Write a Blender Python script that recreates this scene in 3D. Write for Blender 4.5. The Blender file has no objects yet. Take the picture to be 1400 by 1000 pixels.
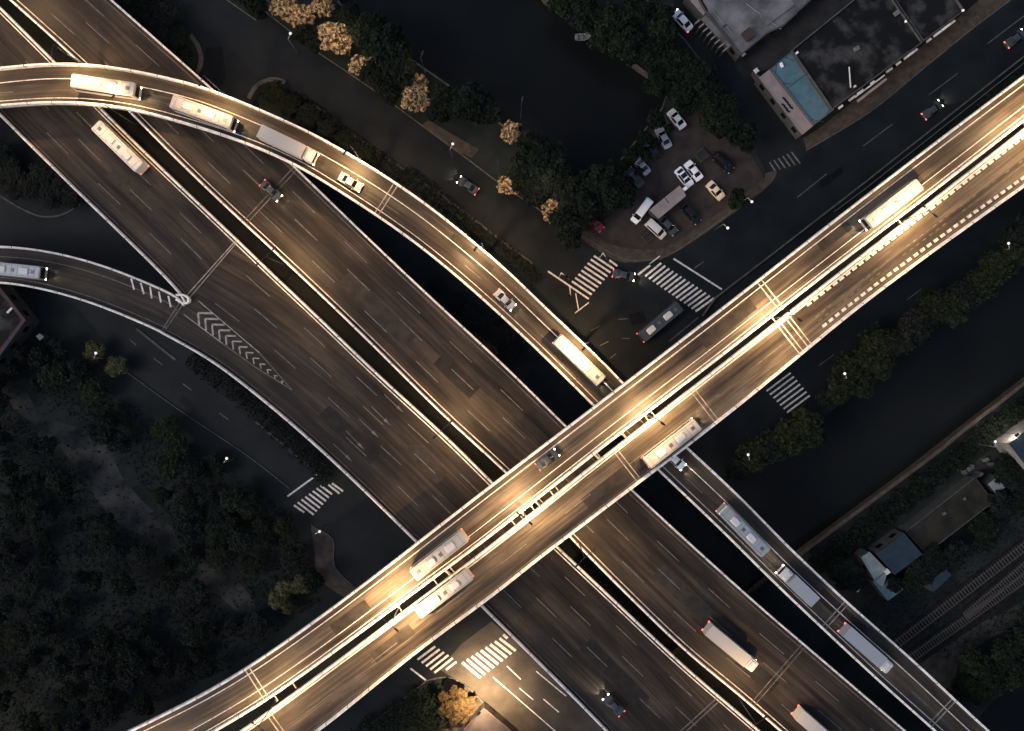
import bpy, math, random
from mathutils import Vector, Matrix
from mathutils.geometry import tessellate_polygon
R = math.radians
random.seed(11)
scene = bpy.context.scene
COL = scene.collection

# ------------------------------------------------------------------ camera, sky, moonlight, exposure
H, S = 160.0, 0.15                      # camera height (m) and ground metres per photo pixel
cam_d = bpy.data.cameras.new('camera'); cam_d.sensor_width = 36; cam_d.lens = 36*H/(1400*S)
cam_d.clip_start = 1; cam_d.clip_end = 3000
cam = bpy.data.objects.new('camera', cam_d); COL.objects.link(cam)
cam.location = (0, 0, H); cam.rotation_euler = (0, 0, 0)
scene.camera = cam
SUN_EL, SUN_ROT = 38, 250
w = bpy.data.worlds.new('World'); scene.world = w; w.use_nodes = True
nt = w.node_tree; nt.nodes.clear()
sky = nt.nodes.new('ShaderNodeTexSky'); sky.sky_type = 'NISHITA'; sky.sun_disc = False
sky.sun_elevation = R(SUN_EL); sky.sun_rotation = R(SUN_ROT); sky.air_density = 1.0; sky.dust_density = 3.0; sky.ozone_density = 1.0
bg = nt.nodes.new('ShaderNodeBackground'); bg.inputs['Strength'].default_value = 0.140
wo = nt.nodes.new('ShaderNodeOutputWorld')
nt.links.new(sky.outputs[0], bg.inputs[0]); nt.links.new(bg.outputs[0], wo.inputs[0])
sd = bpy.data.lights.new('moon', 'SUN'); sd.energy = 0.40; sd.angle = R(12); sd.color = (0.93, 0.97, 1.0)
so = bpy.data.objects.new('moon', sd); COL.objects.link(so)
az = R(SUN_ROT); el = R(SUN_EL)
so.rotation_euler = Vector((math.sin(az)*math.cos(el), math.cos(az)*math.cos(el), math.sin(el))).to_track_quat('Z', 'Y').to_euler()
scene.view_settings.view_transform = 'Standard'; scene.view_settings.look = 'None'
scene.view_settings.gamma = 1; scene.view_settings.exposure = 0.0
SODIUM = (1.0, 0.61, 0.275)

# ------------------------------------------------------------------ helpers
def P(x, y, z=0.0):                      # a place read off the photo, at its real height
    k = S*(H-z)/H
    return Vector(((x-700)*k, (500-y)*k, z))

def mesh(name, verts, faces, mats, parent=None, mi=None, uv=None, smooth=False, col=None):
    me = bpy.data.meshes.new(name); me.from_pydata([tuple(v) for v in verts], [], faces)
    for m in (mats if isinstance(mats, (list, tuple)) else [mats]): me.materials.append(m)
    if mi: me.polygons.foreach_set('material_index', mi)
    if uv:
        l = me.uv_layers.new(name='UVMap')
        for lp in me.loops: l.data[lp.index].uv = uv[lp.vertex_index]
    if smooth: me.polygons.foreach_set('use_smooth', [True]*len(me.polygons))
    me.update()
    o = bpy.data.objects.new(name, me); COL.objects.link(o)
    if parent: o.parent = parent
    return o

def tag(o, label, cat, group=None):
    o['label'] = label; o['category'] = cat
    if group: o['group'] = group
    return o
def struct(o): o['kind'] = 'structure'; return o
def thing(name, label, cat, loc=(0, 0, 0), rz=0.0, group=None):
    o = bpy.data.objects.new(name, None); COL.objects.link(o); o.empty_display_size = .5
    o.location = loc; o.rotation_euler = (0, 0, rz)
    return tag(o, label, cat, group)
def copy_tree(o, parent=None):
    c = o.copy(); COL.objects.link(c); c.parent = parent
    for ch in list(KIDS.get(o.name, [])) or [x for x in bpy.data.objects if x.parent == o]:
        copy_tree(ch, c)
    return c
KIDS = {}

class MB:
    def __init__(s): s.v = []; s.f = []; s.m = []
    def quad(s, a, b, c, d, m=0):
        n = len(s.v); s.v += [a, b, c, d]; s.f.append((n, n+1, n+2, n+3)); s.m.append(m)
    def box(s, c, size, rz=0.0, m=0, taper=1.0, tilt=None):
        x, y, z = size[0]/2, size[1]/2, size[2]/2
        M = Matrix.Rotation(rz, 4, 'Z')
        if tilt: M = M @ tilt
        n = len(s.v)
        for k, (sx, sy, sz) in enumerate([(-1,-1,-1),(1,-1,-1),(1,1,-1),(-1,1,-1),(-1,-1,1),(1,-1,1),(1,1,1),(-1,1,1)]):
            t = taper if sz > 0 else 1
            s.v.append(Vector(c) + M @ Vector((sx*x*t, sy*y*t, sz*z)))
        for f in [(0,3,2,1),(4,5,6,7),(0,1,5,4),(1,2,6,5),(2,3,7,6),(3,0,4,7)]:
            s.f.append(tuple(n+i for i in f)); s.m.append(m)
    def tube(s, a, b, r0, r1=None, k=8, m=0):
        a, b = Vector(a), Vector(b); r1 = r0 if r1 is None else r1
        d = (b-a).normalized(); u = d.orthogonal().normalized(); w_ = d.cross(u)
        n = len(s.v)
        for p, r in ((a, r0), (b, r1)):
            for i in range(k):
                t = 2*math.pi*i/k; s.v.append(p + (u*math.cos(t) + w_*math.sin(t))*r)
        for i in range(k):
            j = (i+1) % k; s.f.append((n+i, n+j, n+k+j, n+k+i)); s.m.append(m)
        s.f.append(tuple(n+i for i in range(k))[::-1]); s.m.append(m)
        s.f.append(tuple(n+k+i for i in range(k))); s.m.append(m)
    def sphere(s, c, r, k=10, q=6, sz=1.0, m=0):
        n = len(s.v); c = Vector(c)
        s.v.append(c+Vector((0, 0, r*sz)))
        for i in range(1, q):
            a = math.pi*i/q
            for j in range(k):
                b = 2*math.pi*j/k; s.v.append(c+Vector((r*math.sin(a)*math.cos(b), r*math.sin(a)*math.sin(b), r*sz*math.cos(a))))
        s.v.append(c-Vector((0, 0, r*sz))); last = len(s.v)-1
        for j in range(k):
            s.f.append((n, n+1+j, n+1+(j+1) % k)); s.m.append(m)
            for i in range(q-2):
                a = n+1+i*k; s.f.append((a+j, a+k+j, a+k+(j+1) % k, a+(j+1) % k)); s.m.append(m)
            a = n+1+(q-2)*k; s.f.append((a+j, last, a+(j+1) % k)); s.m.append(m)
    def build(s, name, mats, parent=None, smooth=False):
        return mesh(name, s.v, s.f, mats, parent, s.m if isinstance(mats, (list, tuple)) else None, smooth=smooth)

# ------------------------------------------------------------------ materials
def mat(name, base, rough=0.7, metal=0.0, var=0.0, scale=3.0, base2=None, bump=0.0, emit=None, es=0.0, coord='Object', stretch=None, detail=6.0, contrast=None, spec=0.5):
    m = bpy.data.materials.new(name); m.use_nodes = True; t = m.node_tree; b = t.nodes['Principled BSDF']
    b.inputs['Roughness'].default_value = rough; b.inputs['Metallic'].default_value = metal
    b.inputs['Specular IOR Level'].default_value = spec
    b.inputs['Base Color'].default_value = (*base, 1)
    if emit: b.inputs['Emission Color'].default_value = (*emit, 1); b.inputs['Emission Strength'].default_value = es
    if var or base2:
        tc = t.nodes.new('ShaderNodeTexCoord'); mp = t.nodes.new('ShaderNodeMapping'); no = t.nodes.new('ShaderNodeTexNoise')
        no.inputs['Scale'].default_value = scale; no.inputs['Detail'].default_value = detail; no.inputs['Roughness'].default_value = 0.6
        if stretch: mp.inputs['Scale'].default_value = stretch
        rp = t.nodes.new('ShaderNodeValToRGB')
        lo, hi = contrast or (0.35, 0.68)
        rp.color_ramp.elements[0].position = lo; rp.color_ramp.elements[1].position = hi
        a = base; c = base2 or tuple(x*(1+var) for x in base)
        if not base2: a = tuple(x*(1-var) for x in base)
        rp.color_ramp.elements[0].color = (*a, 1); rp.color_ramp.elements[1].color = (*c, 1)
        t.links.new(tc.outputs[coord], mp.inputs[0]); t.links.new(mp.outputs[0], no.inputs[0])
        t.links.new(no.outputs[0], rp.inputs[0]); t.links.new(rp.outputs[0], b.inputs['Base Color'])
        if bump:
            bp = t.nodes.new('ShaderNodeBump'); bp.inputs['Strength'].default_value = bump; bp.inputs['Distance'].default_value = 0.1
            n2 = t.nodes.new('ShaderNodeTexNoise'); n2.inputs['Scale'].default_value = scale*6; n2.inputs['Detail'].default_value = 8
            t.links.new(mp.outputs[0], n2.inputs[0]); t.links.new(n2.outputs[0], bp.inputs['Height']); t.links.new(bp.outputs[0], b.inputs['Normal'])
    return m

def deck_mat(name, dark, mid, light, rough=0.62):
    """worn asphalt: tyre streaks and painted light-trail streaks along the road (u metres along, v metres across), large stains, fine grain"""
    m = bpy.data.materials.new(name); m.use_nodes = True; t = m.node_tree; b = t.nodes['Principled BSDF']
    N, Lk = t.nodes.new, t.links.new
    uv = N('ShaderNodeUVMap'); uv.uv_map = 'UVMap'
    def noise(sc, scale, det, rough_=0.6):
        mp = N('ShaderNodeMapping'); mp.inputs['Scale'].default_value = sc
        n = N('ShaderNodeTexNoise'); n.inputs['Scale'].default_value = scale; n.inputs['Detail'].default_value = det; n.inputs['Roughness'].default_value = rough_
        Lk(uv.outputs[0], mp.inputs[0]); Lk(mp.outputs[0], n.inputs[0]); return n.outputs[0]
    a = noise((0.012, 0.9, 1), 1.3, 5); c = noise((0.05, 2.6, 1), 1.5, 4); d = noise((0.06, 0.22, 1), 1.0, 6); g = noise((6, 6, 1), 2.0, 3)  # fine lengthwise streaks: tyre wear plus painted brightness of light trails
    def mathn(op, x, y):
        q = N('ShaderNodeMath'); q.operation = op
        for i, v in enumerate((x, y)):
            if isinstance(v, (int, float)): q.inputs[i].default_value = v
            else: Lk(v, q.inputs[i])
        return q.outputs[0]
    s = mathn('ADD', mathn('MULTIPLY', a, .34), mathn('ADD', mathn('MULTIPLY', c, .14), mathn('ADD', mathn('MULTIPLY', d, .40), mathn('MULTIPLY', g, .12))))
    r = N('ShaderNodeValToRGB'); e = r.color_ramp.elements
    e[0].position = .395; e[0].color = (*dark, 1); e[1].position = .615; e[1].color = (*light, 1)
    x = r.color_ramp.elements.new(.5); x.color = (*mid, 1)
    Lk(s, r.inputs[0]); Lk(r.outputs[0], b.inputs['Base Color'])
    b.inputs['Specular IOR Level'].default_value = .16
    rr = N('ShaderNodeMapRange'); rr.inputs[1].default_value = .35; rr.inputs[2].default_value = .65; rr.inputs[3].default_value = rough-.12; rr.inputs[4].default_value = rough+.15
    Lk(s, rr.inputs[0]); Lk(rr.outputs[0], b.inputs['Roughness'])
    bp = N('ShaderNodeBump'); bp.inputs['Strength'].default_value = .25; bp.inputs['Distance'].default_value = .02
    Lk(g, bp.inputs['Height']); Lk(bp.outputs[0], b.inputs['Normal'])
    return m

M = {}
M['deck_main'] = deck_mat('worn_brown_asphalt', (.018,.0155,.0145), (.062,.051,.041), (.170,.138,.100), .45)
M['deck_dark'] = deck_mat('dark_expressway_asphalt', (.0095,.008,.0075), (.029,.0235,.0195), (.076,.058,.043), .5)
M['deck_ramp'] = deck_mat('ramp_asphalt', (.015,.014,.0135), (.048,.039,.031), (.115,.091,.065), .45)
M['concrete'] = mat('deck_concrete', (.22,.205,.19), .85, var=.25, scale=.6)
M['parapet'] = mat('pale_painted_concrete', (.84,.80,.75), .6, var=.26, scale=.9)
M['parapet_worn'] = mat('weathered_parapet_concrete', (.76,.71,.69), .7, var=.28, scale=.9)
M['paint'] = mat('road_paint', (.62,.58,.54), .6, var=.35, scale=1.8)
M['paint_worn'] = mat('worn_road_paint', (.12,.108,.10), .65, var=.45, scale=1.1)
M['joint'] = mat('expansion_joint_steel', (.26,.235,.21), .5, var=.5, scale=1.2)
M['joint_pale'] = mat('pale_joint_concrete', (.48,.44,.40), .6, var=.45, scale=1.2)
M['joint_dull'] = mat('dull_joint_rubber', (.12,.105,.095), .7, var=.5, scale=1.2)
M['paint_mid'] = mat('half_worn_road_paint', (.30,.275,.26), .65, var=.4, scale=1.6)
M['ground'] = mat('dark_soil_and_grass', (.0075,.0105,.0105), .95, base2=(.024,.028,.027), scale=.09, bump=.3, detail=12, spec=.15)
M['street'] = mat('dark_street_asphalt', (.006,.0085,.0100), .62, base2=(.0145,.0175,.0200), scale=.12, bump=.12, detail=12, spec=.15)
M['patch'] = mat('fresh_asphalt_patch', (.0045,.005,.006), .6, var=.3, scale=.6, spec=.15)
M['lot'] = mat('brick_paved_lot', (.026,.021,.020), .8, base2=(.050,.041,.038), scale=.35, bump=.3, detail=10, spec=.15)
M['pavement'] = mat('pavement_slabs', (.038,.032,.028), .85, base2=(.075,.062,.05), scale=.8, bump=.3, spec=.15)
M['kerb'] = mat('kerb_stone', (.085,.082,.076), .8, var=.35, scale=1.0, spec=.15)
M['path'] = mat('gravel_path', (.018,.018,.0195), .9, base2=(.042,.041,.042), scale=.22, bump=.4, detail=12, spec=.15)
M['dirt'] = mat('pale_dirt', (.026,.025,.024), .95, base2=(.068,.063,.058), scale=.35, bump=.4, detail=10, spec=.15)
M['clearing'] = mat('thin_grass_and_dust', (.014,.016,.016), .95, base2=(.060,.060,.057), scale=.16, bump=.3, detail=14, contrast=(.40,.66), spec=.1)
M['bank'] = mat('canal_wall_stone', (.08,.062,.048), .9, var=.3, scale=1.0, spec=.15)
M['water'] = mat('still_black_water', (.008,.0085,.009), .18, spec=.10)
wt = M['water'].node_tree; wb = wt.nodes['Principled BSDF']; wn = wt.nodes.new('ShaderNodeTexNoise'); wn.inputs['Scale'].default_value = .9; wn.inputs['Detail'].default_value = 6
wc = wt.nodes.new('ShaderNodeTexCoord'); wu = wt.nodes.new('ShaderNodeBump'); wu.inputs['Strength'].default_value = .35; wu.inputs['Distance'].default_value = .25
wt.links.new(wc.outputs['Object'], wn.inputs[0]); wt.links.new(wn.outputs[0], wu.inputs['Height']); wt.links.new(wu.outputs[0], wb.inputs['Normal'])
wm = wt.nodes.new('ShaderNodeTexNoise'); wm.inputs['Scale'].default_value = .035; wm.inputs['Detail'].default_value = 8; wr = wt.nodes.new('ShaderNodeValToRGB')
wr.color_ramp.elements[0].position = .35; wr.color_ramp.elements[0].color = (.006,.0068,.0075,1); wr.color_ramp.elements[1].position = .7; wr.color_ramp.elements[1].color = (.011,.0125,.012,1)
wt.links.new(wc.outputs['Object'], wm.inputs[0]); wt.links.new(wm.outputs[0], wr.inputs[0]); wt.links.new(wr.outputs[0], wb.inputs['Base Color'])
M['trunk'] = mat('bark', (.03,.023,.017), .9, var=.3, scale=6, spec=.15)
def leafmat(n, a, b_): return mat(n, a, .8, base2=b_, scale=.7, detail=3, contrast=(.38,.62), spec=.1)
M['leaf_a'] = leafmat('deep_green_leaves', (.005,.0085,.0055), (.013,.018,.0105))
M['leaf_b'] = leafmat('mid_green_leaves', (.008,.012,.0065), (.022,.028,.014))
M['leaf_c'] = leafmat('grey_green_leaves', (.0065,.009,.008), (.013,.0165,.0145))
M['leaf_gold'] = mat('golden_leaves', (.05,.032,.016), .85, base2=(.60,.42,.235), scale=1.7, detail=4, contrast=(.42,.60), spec=.1)
M['leaf_amber'] = mat('amber_leaves', (.022,.015,.006), .85, base2=(.072,.046,.021), scale=1.5, detail=4, contrast=(.40,.62), spec=.1)
M['leaf_olive'] = leafmat('olive_leaves', (.035,.036,.016), (.11,.10,.048))
M['roof_conc'] = mat('concrete_roof', (.07,.07,.073), .9, base2=(.24,.232,.23), scale=.25, detail=14, contrast=(.3,.72), spec=.15)
M['roof_dark'] = mat('tarred_roof', (.008,.0085,.009), .8, base2=(.075,.072,.072), scale=.22, detail=15, contrast=(.47,.70), spec=.15)
M['roof_blue'] = mat('faded_blue_sheet', (.075,.14,.17), .6, base2=(.11,.19,.22), scale=.8, spec=.15)
M['roof_navy'] = mat('navy_sheet_roof', (.020,.032,.048), .7, base2=(.030,.045,.062), scale=.6, spec=.15)
M['roof_pink'] = mat('pinkish_plaster_roof', (.27,.215,.205), .85, var=.14, scale=.6)
M['roof_moss'] = mat('mossy_flat_roof', (.016,.015,.012), .9, base2=(.036,.033,.026), scale=.3, detail=14, spec=.1)
M['roof_grey'] = mat('pale_grey_sheet_roof', (.13,.16,.165), .7, base2=(.24,.27,.27), scale=.5)
M['roof_red'] = mat('brown_red_roof', (.055,.03,.03), .85, var=.2, scale=1)
M['roof_mauve'] = mat('mauve_grey_roof', (.035,.030,.030), .9, base2=(.06,.05,.05), scale=.5, spec=.1)
M['street_lamplit'] = mat('lamp_pool_street', (.042,.036,.031), .7, base2=(.085,.071,.059), scale=.2, detail=12, spec=.15)  # paler than the other streets: the bottom lamp's pool is put into the colour
M['wall'] = mat('rendered_wall', (.07,.065,.062), .9, var=.2, scale=.6, spec=.15)
M['glass'] = mat('dark_glass', (.006,.007,.009), .08, spec=.6)
M['pearl'] = mat('pearl_vehicle_paint', (.42,.40,.38), .35)
M['metal'] = mat('grey_metal', (.18,.18,.19), .45, metal=.6)
M['pole'] = mat('dark_pole', (.035,.037,.045), .5, metal=.3)
M['white'] = mat('white_paint', (.88,.88,.90), .35)
M['offwhite'] = mat('off_white_paint', (.62,.60,.57), .4)
M['rubber'] = mat('tyre_rubber', (.012,.012,.012), .8)
M['rim'] = mat('wheel_rim', (.4,.4,.42), .35, metal=.8)
M['black'] = mat('black_car_paint', (.006,.006,.008), .25)
M['graycar'] = mat('grey_car_paint', (.045,.055,.06), .3)
M['cream'] = mat('cream_car_paint', (.80,.64,.42), .35)
M['red'] = mat('red_car_paint', (.22,.012,.02), .35)
M['silver'] = mat('silver_car_paint', (.42,.43,.45), .3, metal=.3)
M['rail'] = mat('rail_steel', (.16,.12,.10), .5, metal=.6)
M['sleeper'] = mat('concrete_sleeper', (.065,.063,.06), .9, var=.4, scale=2, spec=.15)
M['ballast'] = mat('track_ballast', (.006,.006,.006), .95, base2=(.018,.017,.016), scale=.8, detail=12, spec=.15)
M['lamp_on'] = mat('lit_lamp_lens', (.8,.7,.5), .4, emit=(1,.78,.45), es=60)
M['globe'] = mat('lit_white_globe', (.8,.8,.8), .4, emit=(1,.95,.88), es=.55)
M['head_on'] = mat('lit_headlight', (.9,.9,.85), .3, emit=(1,.84,.60), es=14)
M['tail_on'] = mat('lit_tail_lamp', (.5,.02,.02), .3, emit=(1,.10,.08), es=5)
M['head_off'] = mat('unlit_headlight', (.5,.5,.5), .2)
M['tail_off'] = mat('unlit_tail_lamp', (.16,.01,.01), .3)
M['hull'] = mat('boat_hull', (.07,.08,.09), .6, var=.2, scale=2)

# ------------------------------------------------------------------ flat ground pieces
def sm(pts, k=6, closed=False):
    out = []; n = len(pts)
    rng = range(n if closed else n-1)
    for i in rng:
        if closed: p0, p1, p2, p3 = pts[i-1], pts[i], pts[(i+1) % n], pts[(i+2) % n]
        else: p0, p1, p2, p3 = pts[max(i-1, 0)], pts[i], pts[i+1], pts[min(i+2, n-1)]
        for j in range(k):
            t = j/k
            out.append(tuple(.5*((2*b)+(-a+c)*t+(2*a-5*b+4*c-d)*t*t+(-a+3*b-3*c+d)*t**3) for a, b, c, d in zip(p0, p1, p2, p3)))
    if not closed: out.append(tuple(pts[-1]))
    return out
def sheet(name, pts, z, m, parent=None, holes=()):
    polys = [[P(x, y, 0) for x, y in pts]] + [[P(x, y, 0) for x, y in h] for h in holes]
    flat = [Vector((p.x, p.y, z)) for q in polys for p in q]
    tris = tessellate_polygon([[Vector((p.x, p.y, 0)) for p in q] for q in polys])
    fs = []
    for t in tris:
        a, b, c = (flat[i] for i in t)
        fs.append(tuple(t) if (b-a).cross(c-a).z > 0 else tuple(t)[::-1])
    return mesh(name, flat, fs, m, parent)
def ribbon(name, pts, w_, h, m, z0=0.0, parent=None, mb=None):
    """a bar of width w_ and height h along a polyline (world points or photo points)"""
    q = [Vector((p[0], p[1], z0)) if isinstance(p, Vector) else P(p[0], p[1], 0)+Vector((0, 0, z0)) for p in pts]
    own = mb is None; mb = mb or MB(); n0 = len(mb.v)
    for i, p in enumerate(q):
        a = q[max(i-1, 0)]; b = q[min(i+1, len(q)-1)]; d = (b-a); d.z = 0; d.normalize(); n = Vector((-d.y, d.x, 0))*w_/2
        mb.v += [p+n, p-n, p-n+Vector((0, 0, h)), p+n+Vector((0, 0, h))]
    for i in range(len(q)-1):
        a = n0+4*i; b = a+4
        for u, v in ((0, 1), (1, 2), (2, 3), (3, 0)): mb.f.append((a+v, a+u, b+u, b+v)); mb.m.append(0)
    mb.f.append((n0+3, n0+2, n0+1, n0)); mb.m.append(0)
    e = n0+4*(len(q)-1); mb.f.append((e, e+1, e+2, e+3)); mb.m.append(0)
    if own: return mb.build(name, m, parent)

def inset_block(pts, h, z0=0.0):
    q = [P(x, y, 0) for x, y in pts]; c = sum(q, Vector())/len(q)
    return q, c

pond = [(462,-60),(462,3),(497,33),(562,82),(625,126),(684,170),(735,205),(780,240),(800,248),(838,232),(872,190),(906,148),(914,122),(872,92),(806,42),(745,0),(700,-60)]
canal = [(760,785),(870,690),(935,650),(1008,640),(1080,600),(1125,572),(1175,530),(1250,470),(1330,410),(1400,360),(1600,210),(1640,330),(1400,523),(1320,585),(1240,648),(1170,700),(1100,752),(1040,800),(960,865),(880,930)]
river = [(1325,1000),(1352,965),(1400,925),(1600,790),(1700,1250),(1300,1250)]
ground = struct(sheet('ground', [(-3500,-3500),(5000,-3500),(5000,4500),(-3500,4500)], 0, M['ground'], holes=[pond, canal, river]))
struct(sheet('water', [(-1500,-1500),(2800,-1500),(2800,2500),(-1500,2500)], -2.2, M['water']))
for nm, poly in (('canal_bank', pond), ('canal_bank', canal), ('river_bank', river)):
    mb = MB(); q = [P(x, y, 0) for x, y in poly]
    for i in range(len(q)):
        a, b = q[i], q[(i+1) % len(q)]; dn = Vector((0, 0, -3.2)); mb.quad(a, b, b+dn, a+dn)
    struct(mb.build(nm, M['bank']))
# coping walls along the water that show pale in the photo
def coping(pts, label, w_=.45, h=.35, m='bank'):
    o = ribbon('embankment_wall', sm(pts, 4), w_, h, M[m]); return tag(o, label, 'wall')
coping([(462,3),(497,33),(562,82),(625,126),(684,170),(735,205),(780,240)], 'low stone wall along the pond on its golden tree side', .35, .4, 'kerb')
coping([(745,0),(806,42),(872,92),(914,122)], 'low stone wall along the pond on its far side by the small boat', .35, .4, 'kerb')
coping([(1600,365),(1400,523),(1320,585),(1280,618),(1240,648),(1170,700),(1100,752),(1085,764)], 'brown stone wall along the canal beside the clipped hedge', .75, .5, 'bank')
coping([(906,148),(872,190),(842,228)], 'low pale wall at the end of the pond beside the car park', .3, .5, 'kerb')

# roads
def road(name, pts, z=.004, m='street'): return struct(sheet(name, pts, z, M[m]))
road('frontage_road', [(210,-60),(262,50),(273,78),(268,100),(150,215),(60,262),(0,268),(-300,268),(-300,340),(-300,395),(60,392),(110,425),(175,505),(250,562),(337,622),(396,668),(425,700),(427,720),(455,738),(462,780),(500,815),(560,760),(640,700),(560,900),(430,1010),(330,1090),(440,1130),(495,1000),(582,932),(612,925),(640,938),(664,962),(700,994),(790,1085),(1000,1085),(860,900),(720,790),(900,660),(1000,650),(1010,640),(1060,600),(1118,562),(1190,490),(1260,425),(1400,318),(1600,170),(1600,-60),(1400,-12),(1325,44),(1255,100),(1187,155),(1100,205),(1092,190),(1028,106),(1000,80),(955,34),(925,0),(880,-60),(840,-60),(885,0),(940,60),(975,112),(1012,165),(1048,238),(1036,262),(925,341),(880,353),(846,350),(795,322),(745,292),(682,250),(642,220),(577,172),(520,130),(472,97),(425,65),(370,22),(330,-10),(290,-60)])
road('lit_service_road', [(632,880),(672,850),(708,880),(775,945),(860,1030),(930,1100),(800,1100),(699,998),(664,964),(640,938),(618,926),(600,915)], .009, 'street_lamplit')  # sheet over the street, its pale colour paints in the pool of lamplight
struct(sheet('traffic_island', sm([(340,133),(352,116),(372,108),(402,122),(487,187),(565,242),(602,267),(700,340),(728,361),(740,372),(778,400),(786,428),(772,440),(700,385),(600,300),(500,225),(400,165)], 3, True), .10, M['ground']))
struct(sheet('parking_lot', sm([(905,158),(950,150),(1005,190),(1042,238),(1030,262),(985,296),(925,336),(870,346),(830,336),(800,322),(850,285),(868,262),(880,225)], 4, True), .012, M['lot']))
struct(sheet('pavement', sm([(792,324),(806,316),(834,334),(880,341),(925,331),(1035,252),(1046,238),(1062,235),(1040,264),(925,345),(880,358),(840,356)], 3, True), .12, M['pavement']))
struct(sheet('pavement', [(1098,189),(1118,177),(1262,62),(1318,18),(1350,-10),(1400,-50),(1440,-44),(1382,0),(1325,42),(1255,100),(1187,155),(1102,206)], .12, M['pavement']))
struct(sheet('pavement', [(575,172),(586,165),(655,205),(645,216),(628,209)], .12, M['pavement']))
struct(sheet('pavement', sm([(425,718),(432,722),(455,740),(458,775),(478,800),(494,812),(484,822),(452,805),(434,785),(430,750)], 3, True), .12, M['pavement']))
struct(sheet('pavement', sm([(612,928),(640,942),(663,966),(640,990),(612,1010),(600,985),(604,950)], 3, True), .12, M['pavement']))
struct(sheet('courtyard', [(1003,58),(1012,78),(1030,103),(1050,95),(1082,70),(1170,0),(1200,-30),(1150,-30),(1108,0),(1048,46),(1014,76)], .02, M['path']))
struct(sheet('pavement', [(999,64),(1006,60),(1010,82),(1028,103),(1018,108),(1005,95),(1003,80)], .12, M['path']))
# SE bank: path, yard, railway land
struct(sheet('gravel_path', sm([(1110,800),(1150,770),(1240,712),(1300,662),(1350,618),(1400,570),(1600,420),(1600,480),(1420,640),(1365,640),(1330,650),(1235,722),(1180,752),(1150,800)], 3, True), .015, M['path']))
struct(sheet('dirt_road', sm([(1240,925),(1262,905),(1300,880),(1345,850),(1400,822),(1600,690),(1600,720),(1400,848),(1350,875),(1310,910),(1300,945)], 3, True), .015, M['dirt']))
struct(sheet('dirt_clearing', sm([(0,525),(30,530),(60,570),(110,585),(150,610),(165,650),(200,690),(250,735),(240,755),(200,735),(160,715),(130,680),(105,640),(60,590),(20,560)], 3, True), .01, M['clearing']))
struct(sheet('dirt_clearing', sm([(265,760),(320,790),(350,830),(335,845),(300,815),(262,790)], 3, True), .01, M['clearing']))
# kerbs
def kerb(pts, w_=.22, h=.16, sub=4): return struct(ribbon('kerb', sm(pts, sub), w_, h, M['kerb']))
kerb([(260,48),(270,62),(275,78),(273,92),(268,102)], .9); kerb([(340,135),(352,117),(372,109),(390,113)], .9)
kerb([(402,122),(487,187),(565,242),(602,267),(700,340),(728,361)], .5, .2)
kerb([(330,-10),(370,22),(425,65),(472,97),(520,130),(577,172),(642,220),(682,250),(745,292),(795,322)])
kerb([(795,322),(846,352),(880,356),(925,343),(1036,263)]); kerb([(1102,206),(1187,155),(1255,100),(1325,43),(1382,0)])
kerb([(0,268),(25,283),(55,296),(85,294),(110,280)], .35); kerb([(175,510),(250,564),(337,622),(396,668)], .18)
kerb([(187,450),(240,492)], .5); kerb([(350,577),(432,645)], .3)
kerb([(427,720),(455,738),(458,775),(490,808)]); kerb([(582,932),(495,1000)]); kerb([(582,931),(612,926),(640,940),(664,964),(700,996)])
kerb([(880,-4),(940,60),(975,112)], .25)
for pts in ([(281,66),(304,63),(309,108),(300,122),(284,98)], [(455,150),(470,161),(464,169),(449,158)], [(1120,250),(1150,228),(1155,235),(1125,257)], [(860,430),(880,425),(884,440),(864,446)], [(250,540),(270,555),(264,563),(244,548)]): struct(sheet('road_patch', pts, .014, M['patch']))
# guard rails parallel to the high viaduct
def line_wall(name, pts, w_, h, m, label, cat):
    return tag(ribbon(name, pts, w_, h, m), label, cat)
line_wall('guard_rail', [(960,432),(977,408),(1050,352),(1179,252),(1400,77),(1600,-80)], .28, .8, M['kerb'], 'long low guard rail beside the high viaduct, on the side of the car park', 'guard rail')
line_wall('guard_rail', [(1140,290),(1179,261),(1400,86),(1600,-71)], .12, .9, M['metal'], 'thin grey rail running just behind the long low guard rail', 'guard rail')

# road marks on the ground, each a structure of its own
def mark(mb, a, b, w_=.35, z=.016): 
    a, b = P(*a), P(*b); d = (b-a).normalized(); n = Vector((-d.y, d.x, 0))*w_/2; zz = Vector((0, 0, z))
    mb.quad(a-n+zz, b-n+zz, b+n+zz, a+n+zz)
def zebra(first, last, n, w_=.42, extra=(), m='paint'):
    mb = MB()
    for i in range(n):
        t = i/(n-1); L = lambda p, q: (p[0]+(q[0]-p[0])*t, p[1]+(q[1]-p[1])*t)
        mark(mb, L(first[0], last[0]), L(first[1], last[1]), w_)
    for e in extra: mark(mb, *e, w_)
    return struct(mb.build('crosswalk', M[m]))
zebra(((812,350),(839,368)), ((782,385),(809,403)), 8, .42, [((833,356),(844,364))])
zebra(((904,360),(882,378)), ((976,408),(951,426)), 14, .42, [((889,363),(872,376))])
zebra(((1081,510),(1048,535)), ((1107,541),(1076,564)), 7, .36)
zebra(((438,664),(454,676)), ((407,687),(429,704)), 7, .40, [((454,661),(469,672)), ((449,663),(464,675)), ((402,691),(416,701))])
zebra(((595,884),(571,902)), ((619,900),(594,920)), 5, .45, [((624,905),(610,916))])
zebra(((632,906),(657,927)), ((683,873),(705,890)), 9, .55, [((688,868),(694,873))])
zebra(((1052,222),(1060,234)), ((1082,208),(1094,224)), 6, .3, m='paint_worn')
mb = MB()
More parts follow.
